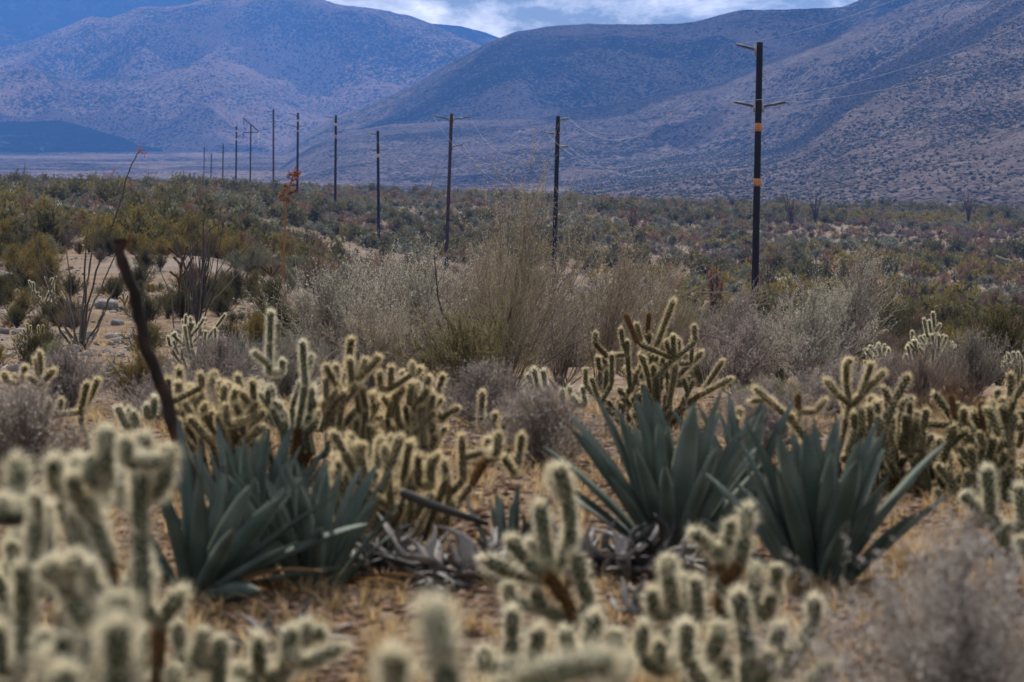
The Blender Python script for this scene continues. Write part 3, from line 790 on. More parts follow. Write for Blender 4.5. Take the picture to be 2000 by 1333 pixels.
# foreground, left (far out of focus)
cholla('tall blurred cholla at left with one thick upright stem in front of the agave', 4.0,
       [b1((790, 930), (772, 500), (765, 140)), b1((800, 330), (805, 150), (790, 40), (790, -20)), b1((900, 260), (915, 120), (930, 40)), b1((640, 330), (650, 160)), b1((690, 120), (690, -10)), b1((880, 1010), (1000, 840))], spread=.08, wd=1.0, seed=1, root_u=300)
cholla('blurred dark cored cholla with a drooping spiny head, left of the tall one', 3.8,
       [b1((610, 690), (520, 450), (470, 270)), b1((490, 330), (550, 280), (575, 330)), b1((430, 330), (400, 200)), b1((590, 250), (580, 60), (585, -60)), b1((500, 230), (505, 90)), b1((420, 240), (430, 100)), b1((310, 260), (300, 110))], spread=.10, wd=1.0, seed=2, root_u=190)
cholla('blurred cholla cut by the left edge of the picture with four upright stems', 3.6,
       [b1((120, 1260), (130, 960), (125, 690)), b1((185, 600), (200, 430), (185, 310)), b1((80, 440), (95, 360)), b1((100, 300), (95, 110)), b1((0, 1260), (-10, 1030)), b1((20, 440), (10, 320)), b1((60, 1333), (50, 1200))], spread=.10, wd=1.0, seed=3, root_u=40)
cholla('blurred cholla with two leaning stems joined in a pale spiny crown', 3.4,
       [b1((470, 1010), (390, 860), (310, 690)), b1((560, 920), (500, 780), (470, 670)), b1((330, 750), (240, 700)), b1((420, 700), (400, 640)), b1((240, 1200), (245, 1060)), b1((350, 1200), (360, 1090))], spread=.06, wd=1.05, seed=4, root_u=150)
cholla('very blurred thick cholla stem at the bottom left edge of the picture', 2.4,
       [b1((650, 1500), (650, 1250), (640, 1010)), b1((350, 1500), (350, 1260)), b1((660, 960), (655, 850))], spread=.05, wd=1.05, seed=5, root_u=240)
cholla('low blurred cholla with forked stems at the bottom, right of the thick stem', 4.0,
       [b1((1060, 1290), (1000, 1150), (970, 1010)), b1((1070, 1230), (1110, 1130), (1125, 1050)), b1((1200, 1380), (1205, 1230), (1215, 1090)), b1((1430, 1290), (1420, 1090)), b1((870, 1400), (865, 1280)), b1((950, 1380), (960, 1250)), b1((1330, 1380), (1320, 1240))], spread=.12, wd=1.0, seed=6, root_u=400)
cholla('low blurred cholla with a pale drooping head and an arm pointing right', 4.1,
       [b1((1500, 1360), (1640, 1190), (1690, 1010)), b1((1690, 1080), (1790, 1060)), b1((1690, 1230), (1880, 1140)), b1((1560, 1300), (1580, 1180), (1610, 1040)), b1((1480, 1390), (1500, 1260))], spread=.06, wd=1.0, seed=7, root_u=590)
cholla('nearest blurred cholla stem rising from the bottom centre of the picture', 2.3,
       [b2((660, 1600), (610, 1200), (545, 910)), b2((340, 1600), (340, 1330), (335, 1190)), b2((800, 1500), (1010, 1330), (1560, 1215))], spread=.05, wd=1.0, seed=8, root_u=900)
cholla('crowded blurred cholla thicket low at the left edge behind the thick stems', 4.5, [], 'pale', .15, 1.0, 50, 150, gen=[(-40, 330, 960, 1400, 34, .15)])
# foreground, centre and right
cholla('blurred cholla with raised curved arms like a hand, centre foreground', 5.2,
       [('old', *b2((1345, 1010), (1270, 860), (1180, 740))), b2((1170, 770), (990, 730), (835, 660)), b2((1160, 740), (1060, 660), (975, 545)), b2((1185, 680), (1165, 540), (1140, 360)), b2((1220, 720), (1300, 600), (1310, 470)), b2((1310, 480), (1290, 310), (1245, 150)), b2((1120, 690), (1085, 560)), b2((1410, 900), (1370, 770), (1335, 630)), b2((1160, 940), (1110, 830)), b2((980, 880), (965, 790)), b2((1200, 200), (1255, 150))], spread=.04, wd=1.12, seed=9, root_u=1130)
cholla('low blurred row of upright cholla stems below the hand shaped cholla', 4.6,
       [b2((970, 1260), (985, 1090), (985, 940)), b2((1110, 1240), (1135, 1040)), b2((1330, 1230), (1270, 1050)), b2((1415, 1170), (1445, 960)), b2((1560, 1170), (1550, 1050)), b2((1690, 1190), (1710, 1020)), b2((1790, 1270), (1795, 1110)), b2((840, 1260), (830, 1150)), b2((1600, 1290), (1620, 1190)), b2((1490, 1290), (1500, 1180)), b2((1930, 1180), (1935, 1010)), b2((1200, 1333), (1190, 1230))], spread=.15, wd=1.12, seed=10, root_u=1110)
cholla('blurred forked cholla in front of the right agave', 5.2,
       [('old', *b3((300, 960), (305, 820), (300, 640))), b3((285, 620), (220, 560), (150, 510)), b3((310, 620), (350, 530), (370, 450)), b3((410, 690), (440, 520), (455, 370)), ('old', *b3((310, 780), (370, 740), (410, 680))), b3((480, 900), (490, 790), (500, 700)), b3((590, 860), (610, 770), (620, 690)), b3((560, 980), (580, 850))], spread=.04, wd=1.1, seed=11, root_u=1420)
cholla('group of short upright blurred cholla stems left of the forked cholla', 5.0,
       [b3((40, 960), (25, 770)), b3((10, 730), (15, 650)), b3((100, 900), (85, 750)), b3((180, 980), (165, 760)), b3((110, 1080), (115, 990)), b3((20, 1150), (20, 1040)), b3((-60, 960), (-75, 830))], spread=.10, wd=1.1, seed=12, root_u=1340)
cholla('blurred cholla at the bottom right with one long arm leaning right', 4.6,
       [b3((600, 1330), (730, 1170), (820, 1000), (820, 880)), b3((460, 1210), (430, 1010), (400, 840)), b3((250, 1200), (280, 1120), (300, 1020)), b3((110, 1200), (120, 1100), (115, 1010)), b3((590, 1180), (640, 1020)), b3((110, 1400), (165, 1150)), b3((450, 1400), (440, 1210)), b3((760, 1380), (910, 1240)), b3((240, 1390), (225, 1270)), b3((560, 1300), (570, 1170)), b3((330, 1330), (340, 1200))], spread=.10, wd=1.12, seed=13, root_u=1450)
cholla('cholla with tan dead joints at its foot at the right edge', 6.3,
       [b3((1880, 590), (1790, 410), (1770, 150)), b3((1750, 420), (1690, 350), (1635, 295)), b3((1970, 480), (1945, 250)), b3((2030, 640), (1870, 550)), b3((2080, 760), (1990, 640), (1950, 540)), b3((2060, 420), (2040, 280)), ('old', *b3((1930, 700), (1760, 580), (1600, 560))), ('old', *b3((1880, 690), (1720, 540), (1640, 500))), ('old', *b3((1700, 600), (1590, 660))), ('old', *b3((1850, 480), (1720, 440), (1660, 470)))], spread=.05, wd=1.05, seed=14, root_u=1985)
# middle
cholla('dense golden cholla clump of slender upright stems between the agaves', 7.5,
       [b2((150, 250), (60, 60), (0, -40)), b2((200, 240), (140, 60), (90, -30)), b2((320, 380), (300, 120), (280, 30)), b2((720, 220), (712, 100), (710, -20)), b2((905, 70), (912, -40)), b2((1000, 180), (1030, 60), (1040, -30)), ('old', *b2((700, 330), (830, 110), (990, 60))), ('old', *b2((760, 250), (840, 120))), b2((990, 170), (940, 90)), b2((640, 300), (610, 110)), b2((540, 260), (545, 90)), b2((470, 240), (470, 80)), b2((60, 230), (10, 80)), b2((250, 330), (230, 170)), b2((400, 190), (420, 80)), b2((850, 60), (858, -10))],
       'gold', .16, 1.0, 15, 780, gen=[(640, 890, 846, 1010, 52, .16)])
_t = [((525, 728), (527, 670), (529, 608)), ((525, 712), (494, 688)), ((550, 728), (552, 703)), ((596, 753), (593, 710), (591, 668)), ((598, 728), (608, 693)), ((670, 772), (652, 745), (635, 714)), ((672, 765), (680, 715), (686, 661)), ((689, 765), (683, 700)), ((685, 755), (714, 727), (742, 696)), ((703, 738), (715, 700)), ((660, 770), (655, 712)), ((638, 781), (636, 738))]
cholla('tall pale cholla with one long upright stem rising above the clump', 9.4, [list(q) for q in _t[:5]], 'pale', .1, 1.0, 16, 555,
       gen=[(480, 640, 735, 860, 26, .13)])
cholla('golden cholla fanning out like a candelabrum in the middle clump', 9.2, [list(q) for q in _t[5:]], 'gold', .08, 1.05, 17, 676, gen=[(620, 750, 745, 865, 22, .13)])
cholla('pale cholla crowded with short stems beside the dead agave stalk', 9.2,
       [a4((1420, 1200), (1405, 1100), (1400, 975)), a4((1355, 1150), (1315, 945)), a4((1420, 1175), (1380, 1100), (1335, 1040)), a4((1195, 1210), (1215, 1100), (1225, 975)), a4((1195, 1190), (1150, 1120), (1100, 1035)), a4((1000, 1010), (990, 905)), a4((980, 1160), (990, 980)), a4((1050, 1170), (1050, 1000)), a4((1260, 1220), (1250, 1105)), a4((1320, 1260), (1310, 1085)), a4((940, 1100), (930, 960)), a4((1120, 1010), (1110, 935)), a4((1170, 960), (1190, 930))], 'gold', .2, 1.05, 18, 425, gen=[(335, 520, 740, 880, 44, .12)])
cholla('golden cholla with stems leaning right, right end of the middle clump', 9.3,
       [a5((265, 1020), (260, 925)), a5((320, 1020), (325, 895)), a5((375, 1020), (430, 960), (490, 905)), a5((440, 940), (440, 875)), a5((500, 1100), (515, 1020), (535, 950)), a5((560, 1090), (590, 1010), (612, 945)), a5((470, 1070), (465, 985)), a5((600, 1185), (560, 1125)), a5((610, 1180), (650, 1150), (700, 1125)), a5((240, 1140), (230, 1040)), a5((385, 990), (385, 925)), a5((415, 1260), (400, 1115))], 'gold', .15, 1.0, 19, 790, gen=[(735, 870, 745, 870, 36, .12)])
cholla('lone short cholla with three stems right of the middle clump', 9.6, [a5((815, 1230), (830, 1035)), a5((870, 1235), (905, 1155)), a5((940, 1250), (962, 1175))], 'gold', .05, 1.0, 20, 958)
cholla('small golden cholla with branching arms in the grey brush at left', 10.0, [a4((230, 1060), (215, 950), (200, 845)), a4((228, 900), (218, 815)), a4((235, 990), (300, 915)), a4((215, 1000), (150, 950)), a4((100, 990), (72, 945)), a4((125, 960), (140, 895)), a4((40, 985), (18, 930))], 'gold', .06, 1.0, 21, 75)
cholla('small cholla with two stems left of the dead agave stalk', 9.6, [a4((445, 1150), (485, 985)), a4((490, 1090), (545, 965)), a4((450, 1210), (450, 1130)), a4((275, 1150), (270, 1085)), a4((310, 1170), (342, 1075))], 'gold', .06, 1.0, 22, 155)
cholla('small pale cholla low beside the foot of the dead agave stalk', 9.0, [a4((700, 1230), (650, 1120)), a4((712, 1215), (712, 1130)), a4((850, 1170), (855, 1070)), a4((815, 1180), (812, 1110)), a4((760, 1230), (740, 1150))], 'pale', .06, 1.0, 23, 270)
cholla('large dark stemmed cholla behind the right agave with a long raised arm', 12.0,
       [('gold', *a5((1590, 1170), (1700, 900), (1790, 790), (1890, 525))), ('old', *a5((1690, 770), (1620, 605))), ('old', *a5((1740, 770), (1752, 600))), ('old', *a5((1520, 840), (1450, 770))), a5((1452, 775), (1455, 705)), a5((1605, 760), (1595, 685)), a5((1710, 770), (1680, 655)), a5((1735, 880), (1755, 710)), a5((1645, 1010), (1630, 810)), a5((1632, 830), (1630, 750)), a5((1480, 1100), (1430, 955)), a5((1500, 1110), (1520, 910)), a5((1400, 1000), (1400, 905)), a5((1475, 910), (1468, 840)), a5((1525, 900), (1488, 845)), a5((1545, 1000), (1545, 825)), a5((1790, 1090), (1775, 885)), a5((1800, 1090), (1832, 830)), a5((1865, 1000), (1895, 870)), a5((1905, 860), (1850, 745)), a5((1895, 880), (1885, 720)), a5((1905, 870), (1918, 745)),
        ('gold', *a6((190, 1060), (320, 860))), ('gold', *a6((90, 1110), (370, 960))), ('gold', *a6((50, 970), (205, 815))), a6((140, 880), (150, 735)), a6((165, 760), (158, 665)), a6((30, 850), (0, 750)), a6((45, 860), (42, 720)), a6((75, 860), (70, 740)), ('gold', *a6((20, 1110), (60, 880))), ('old', *a6((80, 1150), (190, 1050))), a6((110, 1000), (130, 950)), ('old', *a5((1600, 1180), (1720, 1000))), ('old', *a5((1700, 1180), (1830, 1000)))],
       'dark', .22, 1.04, 24, 1265, gen=[(1180, 1370, 690, 830, 26, .15)])
cholla('trio of pale cholla joints standing left of the large dark stemmed cholla', 12.4, [a5((1120, 1070), (1080, 940)), a5((1150, 1070), (1112, 910)), a5((1185, 1070), (1165, 915))], 'pale', .04, 1.0, 25, 1055)
cholla('tiny pale cholla joints low between the trio and the large dark cholla', 12.2, [a5((1275, 1110), (1270, 1025)), a5((1330, 1080), (1310, 1010)), a5((1350, 1110), (1330, 1060)), a5((1400, 1110), (1350, 1090)), a5((1390, 1050), (1385, 1010))], 'pale', .05, 1.0, 26, 1115)
cholla('slender cholla with arms spread in a Y above the right agave', 9.0,
       [('gold', *a6((985, 1270), (1000, 1180), (1025, 1100))), a6((1020, 1110), (950, 1050), (888, 970)), a6((1020, 1110), (1000, 990), (1005, 865)), a6((1040, 1110), (1120, 1020), (1212, 925)), a6((1075, 1060), (1110, 970), (1142, 880)), a6((1000, 880), (1030, 860))], 'gold', .03, 1.0, 27, 1648)
cholla('leaning brown cholla arm with a bent tip just left of the Y shaped cholla', 8.8,
       [('gold', *a6((780, 1310), (720, 1220), (600, 1110), (492, 1015))), a6((580, 1080), (470, 1090)), a6((745, 1333), (700, 1180)), a6((720, 1230), (690, 1160)), ('old', *a6((735, 1150), (735, 1050))), a6((830, 1150), (885, 1080)), a6((400, 1240), (410, 1130)), a6((385, 1240), (395, 1180))], 'gold', .08, 1.0, 28, 1570)
cholla('spreading olive green cholla fan at the right edge, left half', 9.0,
       [a6((1250, 1100), (1205, 1010)), a6((1270, 1090), (1345, 945)), a6((1290, 1110), (1372, 1075)), a6((1235, 1150), (1225, 1040)), a6((1620, 1230), (1550, 1130), (1485, 1045)), ('old', *a6((1605, 1180), (1580, 1055))), a6((1620, 1170), (1615, 1100))] +
       [a6((1190 + 45 * (i - 4), 1360), (1050 + 42 * i, 1250 - 20 * (i % 3)), (1040 + 45 * i, 1150 - 18 * ((i * 5) % 4))) for i in range(10)], 'dark', .2, 1.08, 29, 1770, gen=[(1640, 1860, 800, 1000, 72, .14)])
cholla('spreading olive green cholla at the right edge, right half', 8.8,
       [a6((1910, 1090), (1912, 935)), a6((1940, 1070), (2010, 955)), a6((1885, 1210), (1860, 1070)), a6((1900, 1210), (1900, 1075)), a6((1835, 1160), (1795, 1085)), a6((1842, 1080), (1842, 1025)), a6((1880, 1330), (1780, 1220)), a6((1700, 1333), (1660, 1140)), a6((1760, 1333), (1735, 1260)), ('old', *a6((1760, 1300), (1750, 1090))), a6((1970, 1240), (2040, 1130)), a6((1650, 1200), (1655, 1130)), a6((1960, 1330), (1990, 1200))], 'dark', .15, 1.08, 30, 1925, gen=[(1820, 2050, 780, 1000, 76, .14)])
cholla('low clump of small cholla joints on the ground behind the right agaves', 11.0, [], 'gold', .2, .95, 31, 1690, gen=[(1640, 1730, 770, 830, 14, .10)])
# further back, in focus
cholla('sharp pale cholla with curling arms below the left ocotillo, behind the dead stalk', 24.0,
       [a4((1020, 760), (1030, 610)), a4((1050, 740), (1055, 620)), a4((1035, 700), (1010, 640)), a4((1180, 700), (1250, 605)), a4((1100, 680), (1130, 630)), a4((1160, 760), (1250, 740)), a4((1040, 790), (1130, 700)), a4((940, 780), (930, 730)), a4((1000, 830), (960, 790)), a4((1130, 780), (1140, 700)), a4((1090, 850), (1100, 790))], 'pale', .15, .95, 32, 382, gen=[(328, 442, 628, 700, 26, .13)], group='cholla cacti further out on the plain')
cholla('sharp white spined cholla mound at right with a raised column of stems', 24.5,
       [a6((1490, 690), (1480, 595)), a6((1450, 730), (1430, 630)), a6((1470, 720), (1460, 640)), a6((1560, 830), (1630, 785)), a6((1370, 770), (1365, 700)), a6((1530, 800), (1555, 730)), a6((1500, 700), (1520, 660))], 'pale', .2, 1.0, 33, 1790, gen=[(1765, 1870, 650, 718, 44, .13), (1735, 1790, 690, 722, 18, .11)], group='cholla cacti further out on the plain')
cholla('low white spined cholla patch beside the foot of the grey bush at right', 24.0, [], 'pale', .2, .95, 34, 1710, gen=[(1685, 1745, 668, 722, 24, .12)], group='cholla cacti further out on the plain')
cholla('low silvery cholla patch at the right edge beyond the grassy shrub', 26.0, [], 'pale', .2, .95, 35, 1985, gen=[(1955, 2020, 686, 722, 20, .12)], group='cholla cacti further out on the plain')
cholla('twin stemmed cholla between the two left ocotillos and the boulder', 64.0, [a4((210, 520), (160, 420)), a4((190, 520), (185, 430)), a4((280, 470), (250, 400)), a4((285, 470), (310, 395))], 'pale', .1, 1.5, 36, 75, gen=[(55, 80, 545, 590, 10, .2), (85, 118, 540, 585, 10, .2)], group='cholla cacti further out on the plain')
cholla('small cholla pair on the stony bank at the far left', 36.0, [a4((155, 720), (150, 660)), a4((140, 715), (128, 690)), a4((165, 715), (170, 670)), a4((215, 720), (213, 670)), a4((238, 715), (238, 668))], 'gold', .1, 1.0, 37, 65, group='cholla cacti further out on the plain')
cholla('dark trunked pale headed cholla at the far left edge of the plain', 120.0, [], 'pale', .2, 2.2, 38, 20, gen=[(2, 40, 394, 440, 18, .4)], group='cholla cacti further out on the plain')
cholla('bright pale cholla head above a green agave on the left plain', 170.0, [], 'pale', .2, 2.6, 39, 307, gen=[(290, 323, 416, 442, 20, .45)], trunk=False, group='cholla cacti further out on the plain')
cholla('branching dark cholla left of the second ocotillo', 62.0, [a4((1000, 400), (1010, 300), (930, 240)), a4((1010, 320), (1040, 230)), a4((1010, 400), (1070, 290)), a4((1000, 330), (960, 290)), a4((990, 410), (940, 370))], 'old', .1, 2.0, 40, 352, group='cholla cacti further out on the plain')
cholla('small dark forked cholla beside the podded flower stalk', 66.0, [a4((1500, 395), (1480, 350)), a4((1510, 395), (1550, 335)), a4((1505, 395), (1500, 345)), a4((1500, 390), (1440, 340))], 'old', .1, 1.8, 41, 529, group='cholla cacti further out on the plain')
cholla('thin upright cholla on the left bank behind the dead stalk', 60.0, [a4((690, 560), (680, 490)), a4((690, 560), (710, 500)), a4((685, 540), (660, 510))], 'gold', .1, 1.5, 42, 243, group='cholla cacti further out on the plain')

# ------------------------------------------------------------------ agaves
def agave_leaf(seed, dead=False, flop=0.0):
    rg = np.random.default_rng(seed); g = Geo()
    k = 15; t = np.linspace(0, 1, k)
    w = .072 * (.62 + .5 * t ** .7) * np.clip(1 - t ** 3.2, 0, 1) ** .85 + .0012
    if dead: w *= .6
    bend = rg.uniform(.02, .10) + flop
    z = t * (1 - .25 * flop); yb = bend * t ** 2
    tw = rg.uniform(-.7, .7)
    th = .017 * (1 - t * .9) + .002
    ring = []
    for s, hgt, tk in ((-1, .34, 0), (-.5, .08, 0), (0, 0, 0), (.5, .08, 0), (1, .34, 0), (.5, .08, 1), (0, 0, 1), (-.5, .08, 1)):
        x = s * w; y = yb - hgt * w * 1.5 + tk * th
        an = tw * t
        ring.append(np.stack([x * np.cos(an), y + x * np.sin(an), z], -1))
    V = np.stack(ring, 1); m = V.shape[1]
    idx = np.arange(k * m).reshape(k, m)
    F = np.stack([idx[:-1], np.roll(idx[:-1], -1, 1), np.roll(idx[1:], -1, 1), idx[1:]], -1).reshape(-1, 4)
    tone = np.repeat(.35 + .35 * t + .13 * np.sin(t * 17 + seed) + rg.uniform(-.2, .2), m) + np.tile((0.18, 0, -.08, 0, .18, 0, 0, 0), k)
    g.add(V.reshape(-1, 3), F, 0, np.clip(tone, 0, 1))
    # marginal teeth and the hard tip
    for s in (0, 4):
        for j in range(2, k - 2):
            for q in (0, .5):
                p = V[j, s] * (1 - q) + V[j + 1, s] * q; o = (1 if s == 4 else -1)
                g.add([p - np.array((0, 0, .006)), p + np.array((0, 0, .006)), p + np.array((o * .010, -.003, .003))], [(0, 1, 2)], 1, .5)
    tp = V[-1].mean(0)
    add_tube(g, [tp - np.array((0, .004, .02)), tp + np.array((0, .003, .05))], [.0045, .0008], 5, 1, .3)
    return g.mesh('leaf', [M['agave_dead'] if dead else M['agave'], M['agave_tip']], True)
ALM = [agave_leaf(i) for i in range(6)]
ADM = [agave_leaf(20 + i, True, .25) for i in range(3)]
def agave(label, u, d, hgt, n=46, el=(86, 34), seed=0, bias=0.0, dead=7, cat='agave', group='agave rosettes between the cacti'):
    rg = random.Random(seed)
    b = G(u, d, -.01); root = thing('agave', b, label, cat, group)
    for i in range(n):
        f = (i + .5) / n
        az = i * 2.39996 + rg.uniform(-.2, .2)
        e = R(el[0] + (el[1] - el[0]) * f ** 1.15 + rg.uniform(-8, 8))
        L = hgt * (.84 + .24 * math.sin(math.pi * min(1, f * 1.1))) * rg.uniform(.86, 1.08)
        o = link('leaf', ALM[rg.randrange(6)], root)
        dirv = Vector((math.cos(az) * math.cos(e) + bias, math.sin(az) * math.cos(e), math.sin(e))).normalized()
        out = Vector((math.cos(az), math.sin(az), 0))
        zax = dirv; yax = (out - zax * out.dot(zax)).normalized(); xax = yax.cross(zax)
        o.matrix_local = Matrix.Translation(out * (.012 + .05 * f) + Vector((0, 0, .01 + .02 * (1 - f)))) @ Matrix((xax, yax, zax)).transposed().to_4x4() @ Matrix.Diagonal((L * rg.uniform(.82, 1.3), L, L, 1))
    for i in range(dead):
        az = rg.uniform(0, 6.28); e = R(rg.uniform(4, 38))
        o = link('dead_leaf', ADM[rg.randrange(3)], root)
        out = Vector((math.cos(az), math.sin(az), 0)); zax = (out * math.cos(e) + Vector((0, 0, math.sin(e)))).normalized()
        yax = (out - zax * out.dot(zax)).normalized() if abs(out.dot(zax)) < .999 else Vector((0, 0, -1)); xax = yax.cross(zax)
        L = hgt * rg.uniform(.5, .85)
        o.matrix_local = Matrix.Translation(out * .05 + Vector((0, 0, .02))) @ Matrix((xax, yax, zax)).transposed().to_4x4() @ Matrix.Diagonal((L, L, L, 1))
    return root
agave('large blue green agave rosette behind the forked cholla, left of the right pair', 1310, 7.2, .375, 44, (87, 40), 3, -.02)
agave('large blue green agave rosette at right with a bare dry leaf bent over', 1600, 6.6, .375, 40, (87, 42), 5)
agave('agave rosette of upright leaves right of the tall blurred cholla', 610, 6.6, .30, 28, (88, 46), 7, dead=6)
agave('dark agave with long leaves splayed to the right behind the tall blurred cholla', 385, 6.4, .34, 24, (76, 20), 9, .45, dead=6)
agave('agave rosette with narrow upright leaves at the foot of the dead stalk', 480, 7.0, .335, 28, (88, 48), 10, dead=4)
agave('small agave of few upright leaves right of the golden cholla clump', 995, 7.0, .17, 14, (88, 48), 13, dead=2)
agave('small agave showing above the right agave between the cholla stems', 1450, 8.2, .30, 18, (88, 45), 15, dead=1)
agave('dark green small agave beside the pale cholla on the left plain', 326, 150, .75, 20, (85, 25), 17, dead=0, group='agaves further out on the plain')
agave('small green agave half hidden behind the sharp pale cholla', 465, 30, .42, 22, (85, 25), 18, dead=0, group='agaves further out on the plain')
agave('green agave under the branching ocotillo at right', 1735, 118, .9, 24, (80, 15), 19, dead=0, group='agaves further out on the plain')

# dead agave flower stalk leaning across the left (blurred)
def stalk(label):
    pts = [P(u, v, 7.3 + dz) for u, v, dz in ((372, 930, 0), (350, 862, 0), (327, 795, .02), (303, 725, .03), (283, 660, .04), (264, 592, .05), (247, 530, .06), (235, 485, .07), (231, 466, .07))]
    base = G(400, 7.3); root = thing('dead_flower_stalk', base, label, 'dead stalk')
    pts = [base + np.array((0, 0, -.02))] + pts
    q = np.array(pts) - base
    from numpy import interp
    t = np.arange(len(q)); tt = np.linspace(0, len(q) - 1, 60)
    q2 = np.stack([interp(tt, t, q[:, i]) for i in range(3)], 1)
    q2[:, 0] += .0045 * np.sin(tt * 2.3) + .002 * np.sin(tt * 6.1 + 1)
    r = .0160 - .003 * tt / tt[-1]; r = r * (1 + .14 * np.sin(tt * 5.3) ** 8 + .45 * np.exp(-((tt - tt[-1]) / .28) ** 2))
    g = Geo(); add_tube(g, q2, r, 12); link('stalk', g.mesh('stalk', M['stalk_dark'], True), root)
    for k in (14, 22, 30, 38, 46, 53):
        g = Geo(); d = q2[k + 1] - q2[k - 1]; d /= np.linalg.norm(d)
        s = np.array((1, 0, 0)) if k % 2 else np.array((-1, 0, 0))
        add_tube(g, [q2[k] + s * .008, q2[k] + s * .016 + d * .02, q2[k] + s * .012 + d * .05], [.007, .005, .001], 5, tone=.3)
        link('bract', g.mesh('bract', M['agave_dead']), root)
stalk('dead leaning dark agave flower stalk crossing the left of the picture')
# fallen charred stick by the golden cholla
g = Geo(); q = [P(785, 962, 6.9), P(830, 982, 6.95), P(890, 1003, 7.0), P(952, 1024, 7.05)]
c = np.array(q[2]); add_tube(g, np.array(q) - c, [.010, .012, .010, .007], 7, tone=.2)
link('fallen_stick', g.mesh('fallen_stick', M['char'], True), loc=c, label='charred black stick lying in front of the golden cholla clump', category='stick')

# dead, greyed agave rosettes on the ground
def dead_leaf_mesh(seed):
    rg = np.random.default_rng(seed); k = 9; t = np.linspace(0, 1, k)
    a = rg.uniform(.2, 1.3); 
    c = np.stack([np.sin(t * a) / a, .25 * np.sin(t * 3 + seed) * t, (1 - np.cos(t * a)) / a * rg.choice((-.6, 1))], -1)
    g = Geo(); add_tube(g, c, .085 * np.clip(1 - t ** 2, .06, 1) * (1 + .3 * np.sin(t * 9 + seed)), 6, tone=rg.uniform(.1, .9))
    V, F, Mi, T = g.arrays(); V[:, 1] *= 1.5
    return mesh('dead_leaf', V, F, M['char'], Mi, np.clip(T + rg.uniform(-.3, .3, len(T)), 0, 1), True)
DLM = [dead_leaf_mesh(i) for i in range(6)]
def dead_agave(label, u, d, size, n, seed):
    rg = random.Random(seed); root = thing('dead_agave', G(u, d), label, 'dead agave', 'dead agaves on the ground')
    for i in range(n):
        az = rg.uniform(0, 6.28); rr = size * rg.uniform(0, .6)
        o = link('dead_leaf', DLM[rg.randrange(6)], root, (math.cos(az) * rr, math.sin(az) * rr * .8, rg.uniform(0, .05)))
        o.rotation_euler = (rg.uniform(-.5, .5), rg.uniform(-.9, .2), az); s = size * rg.uniform(.35, .75); o.scale = (s, s, s * .6)
dead_agave('charred black and grey curled dead agave between the hand cholla and the agave', 1215, 6.8, .24, 80, 1)
dead_agave('blackened dead agave leaves below the golden cholla clump', 905, 6.7, .24, 80, 2)
dead_agave('grey brown curled dead leaves below the hand shaped cholla', 1290, 5.9, .16, 26, 4)
dead_agave('dark withered leaf heap in front of the left agaves', 560, 5.6, .15, 26, 5)
dead_agave('grey withered dead agave leaves right of the left agaves', 735, 6.9, .19, 60, 3)

